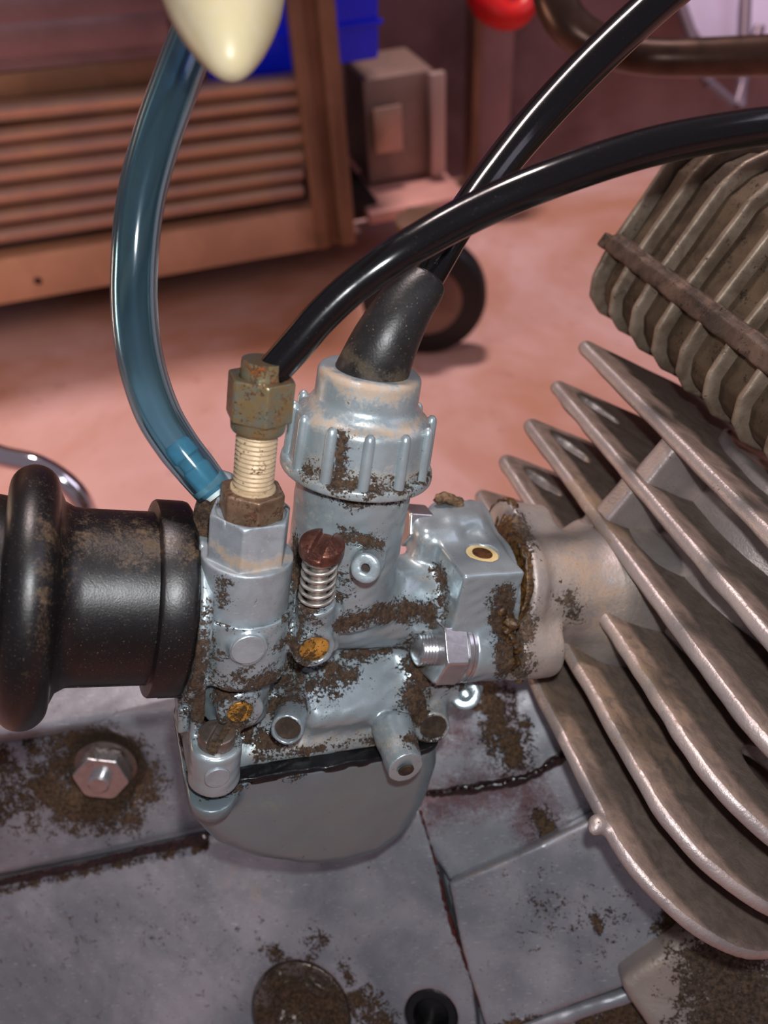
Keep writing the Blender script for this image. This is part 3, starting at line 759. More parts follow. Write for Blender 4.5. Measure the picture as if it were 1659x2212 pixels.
DM = {'dust': [([(1130, 1150), (1180, 1300), (1160, 1370)], 9, .25), ([(1250, 1220), (1300, 1290)], 8, .7), ([(1220, 1330), (1330, 1360)], 6, .6)],
      'dirt': [([(1120, 1130), (1125, 1290), (1115, 1440)], 3.0, .85), ([(1220, 1290), (1240, 1330)], 3, .6)]}
port = part('intake_port', F_.mesh(), ALU, cyl, dirt=DM, label='tan stained cast intake elbow')
sp2 = lobe + ii * 18.5
part('stud_end', MB().lathe(sp2, ii, [(0, 3.2), (2.2, 3.2), (2.6, 2.6)], seg=30).data(), RUST, port)
for k, (u_, v0) in enumerate(((50, 1.3), (48, 1.2), (46, 1.2))):
    h = -k * PITCH
    F_ = Field(FN(u_, 0, h), (fu, fv, fa), (-8, 0, -PITCH - 3), (8, 34, 3), .6)
    F_.box(FN(u_, v0 + 14, h - PITCH / 2), (3.0, 14, PITCH / 2 + .5), axes=(fu, fv, fa), rnd=1.2)
    F_.box(FN(u_ - 2.2, v0 + 17, h - PITCH / 2), (2.4, 15, PITCH / 2 + .5), axes=(fu, fv, fa), rnd=1.2, k=2)
    F_.rough(.12, 2, 70 + k)
    part('web', F_.mesh(), FINM, cyl)

head = thing('cylinder_head', 'brown dusty ribbed cylinder head above the top fin, below the black cable', 'cylinder head', FN(30, 40, 6))
HS = SCF / .96
def FH(u, v, a): return FN(u * HS, v * HS, a * HS)
F_ = Field(FN(0, 0, 0), (fu, fv, fa), (-18, -4, 4), (82, 56, 70), .8)
prof = [(3.6, 21), (4.4, 14), (7.2, 10.6), (11, 8.6), (44, 8.6), (44, 56), (16, 56), (9.5, 53.5), (5.4, 49), (3.4, 43.5)]
F_.prism([FH(-9, v, a) for v, a in prof], fu, 0, 88, rnd=.6)
F_.rough(.08, 3, 80)
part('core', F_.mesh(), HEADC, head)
profr = [(.0, 21), (1.0, 14), (4.0, 9.3), (9.5, 6.8), (42, 6.8), (42, 59), (15, 59), (7, 56), (2.3, 50.5), (.3, 44)]
for k in range(8):
    u_ = -10.3 + k * 10.3
    F_ = Field(FH(u_, 0, 0), (fu, fv, fa), (-2.5, -3, 4), (2.5, 52, 69), .6)
    F_.prism([FH(u_, v, a) - fu * 1.0 for v, a in profr], fu, 0, 2.0, rnd=.9)
    F_.rough(.06, 2.0, 90 + k)
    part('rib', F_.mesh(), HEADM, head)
F_ = Field(FN(0, 0, 0), (fu, fv, fa), (-18, -6, 18), (82, 54, 34), .6)
F_.box(FH(28, 20, 22.5), (45.5, 24.3, 2.0), axes=(fu, fv, fa), rnd=.4)
F_.box(FH(28, 20, 24.8), (43, 23.2, .9), axes=(fu, fv, fa), rnd=.3)
F_.rough(.12, 1.3, 99)
part('joint_flange', F_.mesh(), mat('rusty_flange_metal', srgb(78, 66, 58), .6, .35, var=.35, vscale=120, bump=.4, col2=srgb(100, 80, 68), dirt=srgb(66, 50, 40), base_dirt=.2), head, label='dark rusty joint flange')

# ------------------------------------------------------------------ crankcase
NL = W(nv((-.20, .05, .978))); CP = V(440, 1812, 229)
def K(px, py, k=0.0): return onplane(px, py, CP, NL, k)
N2 = W(nv((-.06, -.20, .975))); S0 = K(0, 1910)
def K2(px, py, k=0.0): return onplane(px, py, S0, N2, k)
case = thing('crankcase', 'oil stained grey aluminium crankcase below the carburettor bowl', 'crankcase', K(700, 1900, -60))
def panel(name, pts, z0, nrm, fn, res=.8, lab=None, cuts=None, dirt=None, rnd=.5, seed=0, mt=None, amp=.1):
    pw = [fn(*q) for q in pts]; e1 = nv(pw[1] - pw[0]); e2 = np.cross(nrm, e1)
    A = np.array([[(p - pw[0]).dot(e1), (p - pw[0]).dot(e2)] for p in pw])
    F_ = Field(pw[0], (e1, e2, nrm), (A[:, 0].min() - 2, A[:, 1].min() - 2, z0 - 2), (A[:, 0].max() + 2, A[:, 1].max() + 2, 5), res)
    F_.prism(pw, nrm, z0, 0, rnd=rnd)
    if cuts: cuts(F_)
    F_.rough(amp, 3, seed)
    return part(name, F_.mesh(), mt or CASE, case, label=lab, dirt=dirt)
bkp = [K(x, y, -8.2) for x, y in [(-90, 1900), (400, 1800), (900, 1500), (1140, 1460), (1330, 1740), (1700, 1980), (1760, 2600), (-90, 2600)]]
part('core_block', MB().extrude(bkp, -NL * 40).data(), CASE, case)
HC = K(648, 2192); RH = mm(HC, 112); BH = K(930, 2200); RB = mm(BH, 58)
def cutl(F_):
    F_.cone(HC - NL * 2.4, HC + NL * 3, RH, rnd=.1, k=.4, op='-')
    F_.cone(BH - NL * 12, BH + NL * 3, RB, rnd=.1, k=.9, op='-')
panel('lower_cover', [(-70, 1924), (200, 1868), (442, 1818), (700, 1775), (906, 1748), (940, 1860), (972, 1985), (1020, 2120), (1068, 2560), (-70, 2560)], -8, NL, K, cuts=cutl, seed=1,
      dirt={'dirt': [([(40, 2080), (300, 2000), (500, 2050)], 18, .16), ([(690, 2030), (665, 2070)], 3, .5), ([(740, 2090), (760, 2110)], 2.4, .55), ([(770, 2180), (830, 2230)], 6, .65), ([(560, 2050), (620, 2070)], 2.5, .5), ([(0, 1925), (440, 1826)], 1.4, .6)],
            'oil': [([(915, 1750), (950, 1880), (975, 1990)], 1.6, .6), ([(985, 2010), (1020, 2110), (1050, 2220)], 3.0, .55)], 'dust': [([(500, 1900), (560, 1940)], 5, .4)]})
def cutu(F_):
    q = K2(222, 1668); F_.ball(q + N2 * 8, 16, k=2.5, op='-')
    F_.cone(q - N2 * 3.6, q + N2 * 4, 9.5, 11.5, rnd=.5, k=2, op='-')
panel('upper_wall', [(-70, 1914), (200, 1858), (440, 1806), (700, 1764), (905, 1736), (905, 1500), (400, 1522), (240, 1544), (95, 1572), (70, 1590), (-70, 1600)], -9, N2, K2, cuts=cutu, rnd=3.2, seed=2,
      dirt={'dirt': [([(160, 1600), (215, 1590), (290, 1620), (310, 1680), (260, 1740), (160, 1745), (110, 1700)], 7, .9), ([(150, 1640), (270, 1640), (215, 1700)], 8, .8), ([(0, 1640), (60, 1740), (0, 1740)], 9, .6), ([(60, 1600), (80, 1750)], 7, .5), ([(0, 1900), (440, 1800)], 1.6, .8)], 'dust': [([(100, 1720), (180, 1740)], 6, .8)]})  # left-end dirt strokes also paint in the shade of that tilted corner
nc_ = K2(222, 1672); NU = W(nv((.05, -.40, .90)))
part('case_nut', nutmesh(nc_ - NU * 3.6, nc_ + NU * 2.4, mm(nc_, 52), W((.9, .3, .1)), chamfer=1.06), STEEL, case, label='steel hexagon nut in a muddy pocket', dirt={'dirt': [([(165, 1640), (230, 1610), (290, 1640)], 2.5, .5)]})
part('case_stud', MB().lathe(nc_ - NU * 2, NU, [(0, 3.2), (6.4, 3.2), (6.9, 2.6)], seg=32).data(), STEEL, case)
part('case_washer', MB().lathe(nc_ - NU * 4.2, NU, [(0, 9.4), (.9, 9.4), (1.0, 9.1)], seg=44).data(), SCREWM, case)
NT = W(nv((.0, .60, .80))); 
def K3(px, py, k=0.0): return onplane(px, py, K2(300, 1545, -1.5), NT, k)
panel('upper_deck', [(-70, 1600), (95, 1575), (300, 1545), (915, 1515), (1060, 1480), (1060, 1330), (-70, 1400)], -6, NT, K3, seed=3, res=1.2)
NR = W(nv((-.16, .10, .975)))
def K4(px, py, k=0.0): return onplane(px, py, K(930, 1740, -2.5), NR, k)
panel('oily_deck', [(880, 1470), (1140, 1440), (1330, 1760), (1300, 1800), (985, 1925), (890, 1780)], -6, NR, K4, seed=4, rnd=.8,
      dirt={'oil': [([(1080, 1490), (1110, 1600), (1130, 1690)], 3.5, .9), ([(930, 1735), (1100, 1700)], 5.5, .95), ([(1130, 1700), (1170, 1790)], 6.5, .9), ([(960, 1560), (1040, 1600)], 7, .55)],
            'dirt': [([(1045, 1480), (1075, 1570), (1105, 1630)], 5, .8), ([(1165, 1760), (1180, 1800)], 2.5, .8), ([(1130, 1560), (1140, 1570)], 2, .6)]})
def K5(px, py, k=0.0): return K(px, py, 2.0 + k)
panel('side_plate', [(968, 1908), (1140, 1836), (1303, 1754), (1440, 1950), (1505, 2060), (1450, 2096), (1190, 2192), (1056, 2244), (1000, 2060)], -6, NL, K5, seed=6, rnd=1.0,
      lab='scratched flat bluish side plate', dirt={'dirt': [([(1440, 2000), (1465, 2060), (1455, 2100)], 4, .75), ([(1080, 2225), (1250, 2170), (1450, 2092)], 1.6, .8), ([(1285, 1990), (1300, 2010)], 2, .6), ([(1180, 1960), (1300, 2000)], 8, .3)], 'dust': [([(1000, 1895), (1300, 1760)], 1.5, .5)]})
panel('lower_lip', [(1072, 2244), (1190, 2196), (1450, 2100), (1490, 2150), (1560, 2560), (1068, 2560)], -7, NL, lambda x, y: K(x, y, -1.0), seed=7, rnd=.6,
      dirt={'dirt': [([(1180, 2210), (1440, 2115)], 2.5, .7), ([(1300, 2212), (1450, 2180)], 8, .75)]})
rb = Field(K(1150, 2215, 1), (nv(K(1480, 2105) - K(1150, 2215)), np.cross(NL, nv(K(1480, 2105) - K(1150, 2215))), NL), (-4, -6, -6), (52, 6, 5), .5)
rb.caps([K(1120, 2225, -.6), K(1478, 2108, -.6)], 2.1); rb.rough(.1, 2, 8)
part('lip_rib', rb.mesh(), CASE, case)
bk = Field(K(1560, 2150, 4), (fu, fv, fa), (-34, -26, -22), (34, 34, 22), .9)
bk.box(K(1600, 2200, 3), (26, 19, 7), axes=(nv(K(1560, 2210) - K(1470, 2090)), nv(np.cross(NL, K(1560, 2210) - K(1470, 2090))), NL), rnd=2.5); bk.rough(.3, 2.5, 12)
part('cylinder_seat', bk.mesh(), ALU, case, label='grimy cream stained cylinder seat', dirt={'dirt': [([(1560, 2090), (1560, 2200)], 9, .85), ([(1620, 2120), (1650, 2200)], 8, .8)], 'dust': [([(1500, 2100), (1580, 2200)], 10, .7)]})
# plug disc in the lower cover
pd = Field(HC, (nv(np.cross(NL, W((0, 1, 0)))), np.cross(NL, nv(np.cross(NL, W((0, 1, 0))))), NL), (-16, -16, -6), (16, 16, 4), .45)
pd.cone(HC - NL * 4, HC - NL * .5, RH - .45, rnd=.5)
pr_ = K(660, 2170, -.5); pd.caps([K(600, 2165, .0), K(625, 2135, .3), K(665, 2128, .3), K(700, 2150, .2)], 1.1, k=1.0); pd.cone(K(655, 2200, -2), K(655, 2200, .3), mm(HC, 55), rnd=1.0, k=1.5); pd.ball(K(598, 2118, -.5), 2.4, k=1.2)
pd.rough(.2, 1.2, 14)
part('oil_plug', pd.mesh(), SCREWM, case, label='brown stained round oil plug', dirt={'dirt': [([(620, 2150), (690, 2160), (720, 2200)], 6, .72), ([(560, 2200), (600, 2200)], 4, .5)]})
part('hole_grommet', MB().lathe(BH - NL * 3.5, NL, [(0, RB - .3), (2.3, RB - .3), (2.6, RB - .9), (2.6, RB - 2.4), (-3, RB - 2.8), (-3, .1)], seg=44, cap=False).data(), GASKET, case, label='black grommet of an open hole')
def bead(pts, r, seed, mt, lab):
    pw = [K(x, y, .1) for x, y in pts]; e = nv(pw[-1] - pw[0]); e2 = np.cross(NL, e)
    A = np.array([[(p - pw[0]).dot(e), (p - pw[0]).dot(e2)] for p in pw])
    F_ = Field(pw[0], (e, e2, NL), (A[:, 0].min() - 4, A[:, 1].min() - 4, -4), (A[:, 0].max() + 4, A[:, 1].max() + 4, 4), .4)
    F_.caps(pw, r, k=.5); F_.rough(.25, .7, seed)
    return part('seam_sealant', F_.mesh(), mt, case, label=lab)
SEAL = mat('dark_oily_sealant', srgb(30, 14, 14), .14, 0, var=.5, vscale=500, bump=.3, bscale=1400, spec=.8)
bead([(-60, 1922), (60, 1895), (180, 1872), (300, 1840), (440, 1812)], [.9, 1.1, .95, 1.2, 1.6], 3, SEAL, 'dark oily sealant oozing from the long seam')
bead([(908, 1750), (940, 1860), (973, 1988), (1018, 2110), (1062, 2235)], [.35, .4, .7, .5, .7], 7, mat('red_oil_film', srgb(70, 26, 22), .12, 0, var=.4, vscale=400, spec=.7), 'thin dark red oil line between cover and side plate')
bead([(925, 1716), (1020, 1702), (1110, 1688), (1160, 1670), (1215, 1632)], [.9, 1.4, 1.3, 1.0, 1.5], 4, SEAL, 'dark red oily sealant near the fins')

# ------------------------------------------------------------------ rubber boot on the inlet
r0 = reach(vA, ii, px=397); RR = mm(r0, 209)
tt = lambda px: np.linalg.norm(reach(vA, ii, px=px) - r0)
rb_ = mm(reach(vA, ii, px=250), 189)
tl = tt(62)
prof = [(0.0, RR - 7), (0.2, RR - 1.2), (.9, RR - .2), (1.6, RR), (6.6, RR), (7.0, RR - .25), (7.15, rb_ + .25), (7.3, rb_), (14, rb_ - .1), (20, rb_ - .1), (tl - 7, rb_ + .1), (tl - 5.4, rb_ + 1.0), (tl - 4.4, rb_ + 3.2)]
lipr = mm(reach(vA, ii, px=62), 284); rt_ = 4.4
for t in np.linspace(-25, 205, 22):
    a = math.radians(t); prof.append((tl - rt_ * math.cos(a), lipr - rt_ + rt_ * math.sin(a)))
prof += [(tl + 6, lipr - 6.0), (tl + 16, lipr - 7.0), (tl + 28, lipr - 6), (tl + 40, lipr - 7)]
boot = thing('rubber_boot', 'dusty black rubber intake boot pushed onto the carburettor inlet', 'rubber boot', r0 - ii * 15 - c * 24)
bb = MB().lathe(r0, -ii, prof, seg=96, ref=c)
part('boot_body', bb.data(), RUBBER, boot, angle=50, dirt={'dust': [([(105, 1090), (100, 1250), (86, 1440)], 1.6, .4), ([(316, 1080), (318, 1200), (305, 1350), (265, 1480)], 1.2, .9), ([(150, 1120), (290, 1150)], 6, .3), ([(340, 1150), (370, 1180)], 4, .55), ([(140, 1180), (280, 1170)], 5, .4)]})
pn = nv(n * .86 - c * .80)
sm = r0 - ii * 7.5 + pn * rb_; part('mould_seam', MB().tube([sm + pn * -.05, sm - ii * 8, sm - ii * (tl - 9)], .22, seg=8).data(), RUBBER, boot)
sm = r0 - ii * 1.2 + pn * RR; part('mould_seam', MB().tube([sm, sm - ii * 2, sm - ii * 5.2], .25, seg=8).data(), RUBBER, boot)

# ------------------------------------------------------------------ cables, sleeve, hose
d0 = depth(m0 + c * t5)
p0_ = m0 + c * (t5 - 1.5)
pa_ = [p0_, V(641, 745, d0 - 1.0), V(690, 688, d0 - 2), V(760, 622, d0 - 3), V(860, 550, d0 - 4), V(1000, 470, 126), V(1180, 391, 126), V(1400, 319, 128), V(1600, 280, 131), V(1760, 262, 135)]
ra_ = [mm(pa_[0], 36)] + [mm(pa_[1], 37.5)] * 3 + [mm(pa_[4], 40)] + [mm(pa_[5], 41.5)] * 5
part('choke_cable', MB().tube(pa_, ra_, seg=40, sub=10).data(), CABLE, label='black cable curving up from the rusty brass adjuster', cat='cable', group='control cables')
capt = ring0 + c * 18.2
cd_ = depth(capt)
slv = [capt - c * .3 + n * .3, V(826, 752, cd_ - 3.0), V(850, 705, cd_ - 4), V(880, 656, cd_ - 4), V(908, 622, cd_ - 4), V(921, 602, cd_ - 4), V(925, 595, cd_ - 4)]
rs = [mm(slv[0], 80), mm(slv[1], 74), mm(slv[2], 68), mm(slv[3], 61), mm(slv[4], 53), mm(slv[5], 46), mm(slv[6], 30)]
part('cable_sleeve', MB().tube(slv, rs, seg=56, sub=8).data(), mat('worn_rubber_sleeve', srgb(28, 27, 28), .38, 0, var=.3, vscale=160, rvar=.08, bump=.12, bscale=2200, speck=srgb(120, 110, 90), speck_amt=.7, sscale=1900, dust=srgb(74, 62, 46), base_dirt=.0), label='black rubber sleeve standing in the ribbed zinc cap', cat='cable sleeve',
     dirt={'dust': [([(740, 760), (800, 810), (880, 818)], 1.4, .8)]})
pb_ = [V(918, 615, cd_ - 3.5), V(948, 560, cd_ - 3), V(985, 492, cd_ - 1), V(1050, 398, cd_ + 2), V(1140, 285, cd_ + 6), V(1260, 155, cd_ + 8), V(1400, 22, cd_ + 9), V(1520, -80, cd_ + 10)]
part('throttle_cable', MB().tube(pb_, [mm(pb_[0], 34), mm(pb_[1], 35), mm(pb_[2], 37), mm(pb_[3], 39), mm(pb_[4], 41), mm(pb_[5], 42), mm(pb_[6], 42), mm(pb_[7], 43)], seg=40, sub=10).data(), CABLE, label='black cable rising from the rubber sleeve and passing behind the other', cat='cable', group='control cables')

HOSE = bpy.data.materials.new('blue_fuel_hose'); HOSE.use_nodes = True
hb = HOSE.node_tree.nodes['Principled BSDF']; hb.inputs['Base Color'].default_value = (.36, .68, .82, 1); hb.inputs['Roughness'].default_value = .12
hb.inputs['Transmission Weight'].default_value = .98; hb.inputs['IOR'].default_value = 1.38
va = HOSE.node_tree.nodes.new('ShaderNodeVolumeAbsorption'); va.inputs['Color'].default_value = (.06, .44, .72, 1); va.inputs['Density'].default_value = 130
HOSE.node_tree.links.new(va.outputs[0], HOSE.node_tree.nodes['Material Output'].inputs['Volume'])
he = P(452, 1056, -1); dh = depth(he)
hp = [V(463, 1062, dh), V(425, 1015, dh - 1), V(383, 962, dh - 2), V(340, 890, dh - 4), V(307, 790, dh - 7), V(291, 680, dh - 10), V(291, 560, dh - 13), V(305, 430, dh - 15), V(338, 300, dh - 16), V(380, 180, dh - 16), V(418, 80, dh - 14), V(470, -40, dh - 12), V(505, -220, dh - 6), V(520, -380, dh)]
ro = [mm(hp[0], 41), mm(hp[1], 45), mm(hp[2], 47)] + [mm(p, 49) for p in hp[3:7]] + [mm(p, 50) for p in hp[7:]]
hose = part('fuel_hose', MB().hollow(hp, ro, [r * .72 for r in ro], seg=56, sub=8).data(), HOSE, label='translucent blue fuel hose curving down to the carburettor inlet elbow', cat='hose', angle=60)
s0, s1 = hp[0], hp[2]; sd = nv(s1 - s0); Ls = np.linalg.norm(s1 - s0); rsp = ro[1] * .74
part('hose_spigot', MB().lathe(s0 + sd * 1.0, sd, [(-2, rsp * .8), (0, rsp * .93), (Ls * .42, rsp * .93), (Ls * .46, rsp * .78), (Ls * .62, rsp * .78), (Ls * .66, rsp * .95), (Ls * .9, rsp * .9), (Ls * .97, rsp * .75)], seg=36).data(),
     mat('pale_spigot', srgb(190, 205, 205), .5, .1, var=.1, vscale=300), carb)
tipd = 92
tp0 = V(500, 158, tipd); tp1 = V(478, -60, tipd + 6); td_ = nv(tp1 - tp0)
part('tap_spout', MB().lathe(tp0, td_, [(0, .2), (.25, 1.2), (1.0, 2.2), (2.8, 3.4), (5.4, 4.8), (8.4, 6.1), (11.5, 7.2), (16, 8.2), (22, 8.8), (34, 9.4), (46, 9.4), (47.5, 8.6)], seg=48).data(),
     mat('cream_plastic', srgb(176, 166, 142), .42, .0, var=.15, vscale=120, col2=srgb(160, 148, 116)), label='blurred cream plastic fuel tap end above the blue hose', cat='fuel tap')
# ------------------------------------------------------------------ workshop behind
def onz(px, py, z=0.0):
    r = ray(px, py); t = (z - CAM[2]) / r[2]; return CAM + r * t
FLOORM = mat('stained_concrete', srgb(182, 124, 98), .62, 0, var=.10, vscale=3.2, rvar=.08, bump=0, col2=srgb(204, 164, 162), speck=srgb(130, 88, 80), speck_amt=.35, sscale=40, spec=.4)
m = MB().box((300, 300, -10), (np.array((1, 0, 0.)), np.array((0, 1, 0.)), np.array((0, 0, 1.))), (4000, 4000, 10))
o = part('floor', m.data(), FLOORM, kind='structure')
wl = onz(1100, 372); wr_ = onz(1659, 312); we = nv(wr_ - wl); wn_ = np.cross(we, (0, 0, 1.0)); wn_ = wn_ if wn_.dot(CAM - wl) > 0 else -wn_
m = MB().box(wl - wn_ * 40 + np.array((0, 0, 600.)), (we, (0, 0, 1.0), wn_), (4000, 600, 40))
part('wall_back', m.data(), mat('mauve_wall', srgb(128, 92, 92), .75, 0, var=.22, vscale=6, col2=srgb(150, 116, 120)), kind='structure')

pa = V(740, 515, 880); pb = onz(0, 660, pa[2]); ce = nv(pa - pb); cnm = nv(np.cross(ce, (0, 0, 1.0)))
if cnm.dot(CAM - pa) < 0: cnm = -cnm
Zu = np.array((0, 0, 1.0))
def Q(px, py, k=0.0): return onplane(px, py, pa, cnm, k)
cart = thing('workshop_cart', 'bronze coloured slatted metal workshop cart on a black caster', 'cart', np.array((*(pa + pb)[:2] / 2, 60.0)))
BRONZE = mat('anodised_slat', srgb(204, 168, 144), .32, .6, var=.12, vscale=14, col2=srgb(176, 144, 136))
BRONZD = mat('brown_post_metal', srgb(128, 98, 80), .42, .5, var=.15, vscale=14)
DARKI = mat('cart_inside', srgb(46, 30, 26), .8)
RAILM = mat('cart_rail', srgb(178, 136, 114), .55, .2, var=.12, vscale=14)
def bar(name, pl, pr, hl, mt, k=0.0, th=12, parent=cart, tilt=0.0, rnd=True, lab=None):
    """extrusion between two points of its top edge, height hl"""
    d = pr - pl
    if rnd:
        sec = [(0, -th), (0, 0), (-hl * .10, tilt * .5 + 4), (-hl * .30, tilt + 6), (-hl * .58, 5), (-hl * .74, 2), (-hl * .76, -8), (-hl, -8), (-hl, -th)]
    else: sec = [(0, -th), (0, 0), (-hl, 0), (-hl, -th)]
    return part(name, MB().extrude([pl + Zu * z + cnm * (y + k) for z, y in sec], d).data(), mt, parent, bevel=0 if rnd else 1.5, label=lab)
ys = [(228, 165), (283, 205), (322, 245), (366, 285), (412, 325), (460, 365), (500, 400), (543, 436)]
for (a1, b1), (a2, b2) in zip(ys[:-1], ys[1:]):
    pl = Q(0, a1); pr = Q(655, b1); hl = (Q(0, a1)[2] - Q(0, a2)[2]) * .5 + (Q(655, b1)[2] - Q(655, b2)[2]) * .5
    dl = nv(pr - pl); bar('slat', pl - dl * 120, pr, hl * .96, BRONZE, k=-6)
pl = Q(0, 562); pr = Q(700, 446); bar('bottom_rail', pl - nv(pr - pl) * 120, pr, Q(0, 562)[2] - Q(0, 660)[2], RAILM, rnd=False, th=30)
tr_ = part('rail_hole', MB().lathe(Q(82, 606, -1), cnm, [(0, 4.2), (1.4, 4.2), (1.5, 3.4)], seg=20).data(), DARKI, cart)
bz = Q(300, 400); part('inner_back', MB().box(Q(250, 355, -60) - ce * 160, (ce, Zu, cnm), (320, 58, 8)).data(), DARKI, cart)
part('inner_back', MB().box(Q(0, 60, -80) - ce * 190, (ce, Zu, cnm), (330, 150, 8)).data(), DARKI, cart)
pl = Q(0, 130); pr = Q(350, 92); dl = nv(pr - pl); bar('shelf_board', pl - dl * 120, pr, 26, BRONZD, k=-30, rnd=False)
pl = Q(0, 172); pr = Q(350, 135); bar('shelf_board', pl - dl * 120, pr, 24, BRONZD, k=-22, rnd=False)
MAUV = mat('mauve_drawer', srgb(120, 96, 104), .4, .5, var=.2, vscale=9)
for (y1, y2, y3) in ((-110, -170, 60), (-40, -90, 38), (28, -30, 40)):
    pl = Q(0, y1); pr = Q(350, (y1 + y2) / 2); bar('drawer_front', pl - nv(pr - pl) * 120, pr, 52 if y1 < 0 else 48, MAUV, k=-10)
# corner post: two flanges and a web
pt = Q(655, 30); pbm = Q(700, 520)
hp_ = 720; base = np.array((*Q(722, 512, 0)[:2], pa[2] - 4))
wpx = np.linalg.norm(Q(768, 505) - Q(690, 520))
for nm_, off, w, k in (('post_flange', -wpx * .36, wpx * .16, 10), ('post_web', 0, wpx * .28, 3), ('post_flange', wpx * .32, wpx * .2, 12)):
    part(nm_, MB().box(base + ce * off + Zu * hp_ / 2 + cnm * (k - 10), (ce, Zu, cnm), (w, hp_ / 2, 10)).data(), BRONZD, cart, bevel=1.5)
part('base_shadow_deck', MB().box(np.array((*(Q(250, 300, -150) - ce * 60)[:2], pa[2] + 14)), (ce, Zu, cnm), (330, 10, 120)).data(), DARKI, cart)  # hidden deck, added to block lamp light passing under the cart
part('top_shadow_panel', MB().box(np.array((*(Q(250, 300, -60) - ce * 110)[:2], 560.0)), (ce, Zu, cnm), (330, 150, 55)).data(), BRONZE, cart, bevel=3)  # upper cart mass out of view, added to lengthen the floor shadow
SILV = mat('dull_silver_box', srgb(150, 122, 112), .5, .4, var=.15, vscale=12)
# side extension with the caster plate
be = onplane(760, 150, pa, cnm, -70)
bxl = onplane(770, 400, pa, cnm, -60); bxr = onplane(915, 330, pa, cnm, -60)
wd_ = np.linalg.norm((bxr - bxl)[:2]) ; hb_ = (onplane(830, 135, pa, cnm, -60) - onplane(830, 385, pa, cnm, -60))[2]
cbx = onplane(838, 262, pa, cnm, -130)
box_ = thing('silver_case', 'dull silver metal case on the cart end under the blue bin', 'metal case', cbx - Zu * hb_ / 2)
part('case_body', MB().box(cbx + Zu * 7, (ce, Zu, cnm), (wd_ * .5, hb_ * .47, 50)).data(), SILV, box_, bevel=3)
part('corner_strip', MB().box(cbx + Zu * 7 + ce * (wd_ * .5) + cnm * 58, (ce, Zu, cnm), (9, hb_ * .46, 6)).data(), mat('pale_strip', srgb(188, 158, 150), .4, .4), box_, bevel=1.5)
part('recessed_panel', MB().box(cbx - ce * (wd_ * .22) + cnm * 60 + Zu * 12, (ce, Zu, cnm), (wd_ * .2, hb_ * .2, 3)).data(), BRONZE, box_, bevel=1)
plc = onplane(888, 432, pa, cnm, -40)
part('caster_plate', MB().box(plc - cnm * 30, (ce, Zu, cnm), (np.linalg.norm(onplane(995, 410, pa, cnm, -40) - onplane(785, 440, pa, cnm, -40)) / 2, 7, 60)).data(), mat('pale_plate', srgb(206, 150, 140), .5, .2, var=.1, vscale=12), cart, bevel=3)
# caster wheel
fl = onz(915, 748); wcen = fl + Zu * 64 + cnm * 4
wax = nv(cnm * .92 + ce * -.38)
caster = thing('caster_wheel', 'black rubber caster wheel with brown hub under the cart end', 'caster', fl)
part('tyre', MB().lathe(wcen - wax * 15, wax, [(0, 40), (0, 58), (3, 62), (9, 64), (21, 64), (27, 62), (30, 58), (30, 40), (15, 38), (0, 40)], seg=64, cap=False).data(), mat('black_tyre', srgb(16, 14, 16), .5, 0), caster)
part('hub', MB().lathe(wcen - wax * 12, wax, [(0, 12), (0, 40), (24, 40), (24, 14), (28, 12), (28, .1)], seg=48, cap=False).data(), mat('brown_hub', srgb(124, 98, 88), .5, .3), caster)
part('fork', MB().box(wcen + wax * 22 + Zu * 38, (np.cross(wax, Zu), Zu, wax), (16, 44, 2.5)).data(), BRONZD, caster, bevel=1)
part('fork', MB().box(wcen - wax * 22 + Zu * 38, (np.cross(wax, Zu), Zu, wax), (16, 44, 2.5)).data(), BRONZD, caster, bevel=1)
part('swivel', MB().lathe(wcen + Zu * 66, Zu, [(0, 26), (14, 26), (16, 20)], seg=32).data(), BRONZD, caster)
# blue bin
BLUE = mat('blue_plastic', srgb(16, 40, 250), .35, 0, var=.1, vscale=10)
bl_ = onplane(455, 172, pa, cnm, -40); br = onplane(828, 138, pa, cnm, -40)
bin_ = thing('blue_bin', 'bright blue plastic bin behind the brown cart post', 'bin', (bl_ + br) / 2)
bw = np.linalg.norm((br - bl_)[:2]); bm_ = (bl_ + br) / 2
part('bin_body', MB().extrude([bm_ + ce * x + Zu * z for x, z in ((-bw / 2, 0), (bw / 2 - 4, 0), (bw / 2 + 4, 150), (-bw / 2 - 4, 150))], -cnm * 120).data(), BLUE, bin_, bevel=4)
part('bin_band', MB().box(bm_ + Zu * 34 + cnm * 1, (ce, Zu, cnm), (bw / 2 + 1, 2, 3)).data(), BLUE, bin_, bevel=.8)
# upright post with red clamp
ub = onz(1052, 418); uw = depth(ub) * 66 / FOC / 2
pe = we; post = thing('upright_stand', 'greyish upright metal stand post behind the two cables', 'stand', ub)
part('post', MB().box(ub + Zu * 250, (pe, Zu, wn_), (uw, 250, 22)).data(), mat('lilac_post', srgb(150, 118, 122), .45, .3, var=.15, vscale=9), post, bevel=3)
part('post_edge', MB().box(ub + Zu * 250 - pe * (uw + 3), (pe, Zu, wn_), (5, 250, 26)).data(), BRONZD, post, bevel=1)
part('foot', MB().box(ub + Zu * 6, (pe, Zu, wn_), (uw + 16, 6, 34)).data(), BRONZD, post, bevel=2)
RED = mat('red_plastic', srgb(216, 24, 24), .35, 0)
q = depth(ub) - 215
clm = part('red_clamp', MB().tube([V(1045, -30, q), V(1060, 10, q), V(1095, 34, q), V(1130, 22, q), V(1145, -30, q)], [24, 20, 15, 13, 12], seg=20).data(), RED, label='red plastic clamp at the top of the grey stand post', cat='clamp')
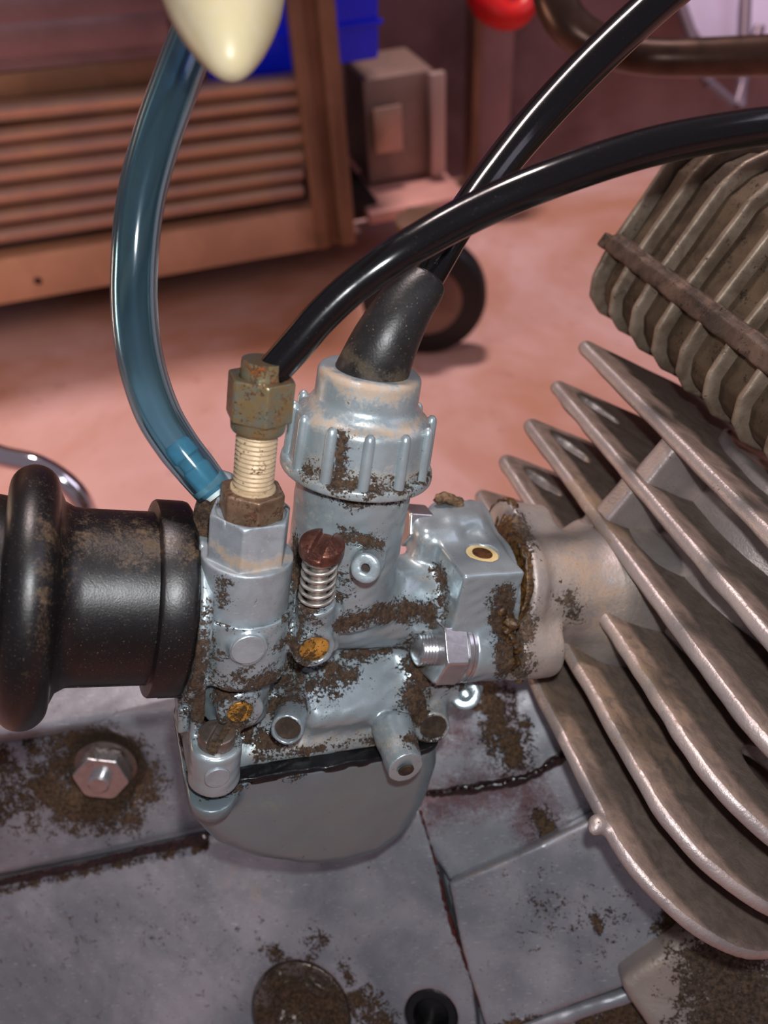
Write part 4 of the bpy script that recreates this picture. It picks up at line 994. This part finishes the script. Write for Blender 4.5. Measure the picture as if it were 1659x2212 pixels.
part('red_hose', MB().tube([V(1160, -20, q + 300), V(1215, 12, q + 300), V(1290, 8, q + 300), V(1380, -25, q + 300)], [9, 9, 9, 9], seg=14).data(), RED, label='thin red line sagging behind the bent tube', cat='hose')
# bent tube of the machine
BT = mat('sooty_tube', srgb(74, 54, 46), .32, .6, var=.3, vscale=45, col2=srgb(86, 62, 52), rvar=.08)
q = 330
part('bent_tube', MB().tube([V(1190, -70, q), V(1200, 0, q), V(1238, 62, q), V(1310, 102, q), V(1400, 122, q - 4), V(1520, 124, q - 8), V(1760, 116, q - 14)], [mm(V(0, 0, q), r) for r in (46, 45, 42, 37, 36, 37, 40)], seg=36, sub=10).data(), BT, label='bent sooty brown tube crossing behind the throttle cable', cat='tube')
# pale folding stool
LAV = mat('pale_lavender', srgb(206, 190, 220), .5, 0, var=.06, vscale=10); GR = mat('grey_leg', srgb(120, 104, 116), .4, .5)
sb = onz(1575, 330); sd_ = depth(sb) - 190
stool = thing('workshop_stool', 'blurred pale lavender stool on grey legs beyond the bent tube', 'stool', sb)
part('seat', MB().extrude([V(1465, -40, sd_), V(1500, 60, sd_), V(1530, 108, sd_), V(1605, 108, sd_), V(1600, -40, sd_)], -wn_ * 30).data(), LAV, stool, bevel=4)
part('seat', MB().extrude([V(1625, -40, sd_ + 20), V(1618, 112, sd_ + 20), V(1760, 112, sd_ + 20), V(1760, -40, sd_ + 20)], -wn_ * 30).data(), LAV, stool, bevel=4)
for a_, b_ in (((1612, -40), (1600, 235)), ((1455, -30), (1530, 180)), ((1530, 180), (1585, 228)), ((1640, 60), (1590, 230))):
    part('leg', MB().tube([V(*a_, sd_ - 20), V((a_[0] + b_[0]) / 2, (a_[1] + b_[1]) / 2, sd_ - 20), V(*b_, sd_ - 20)], 7, seg=12).data(), GR, stool)
# chrome pipe behind the boot
q = 330
part('chrome_pipe', MB().tube([V(-90, 950, q), V(0, 985, q), V(80, 1005, q), V(150, 1050, q + 4), V(188, 1110, q + 10), V(200, 1200, q + 18)], [mm(V(0, 0, q), 24)] * 6, seg=32, sub=10).data(), mat('chrome', srgb(230, 226, 232), .08, 1.0), label='shiny chrome pipe curving behind the rubber boot lip', cat='pipe')
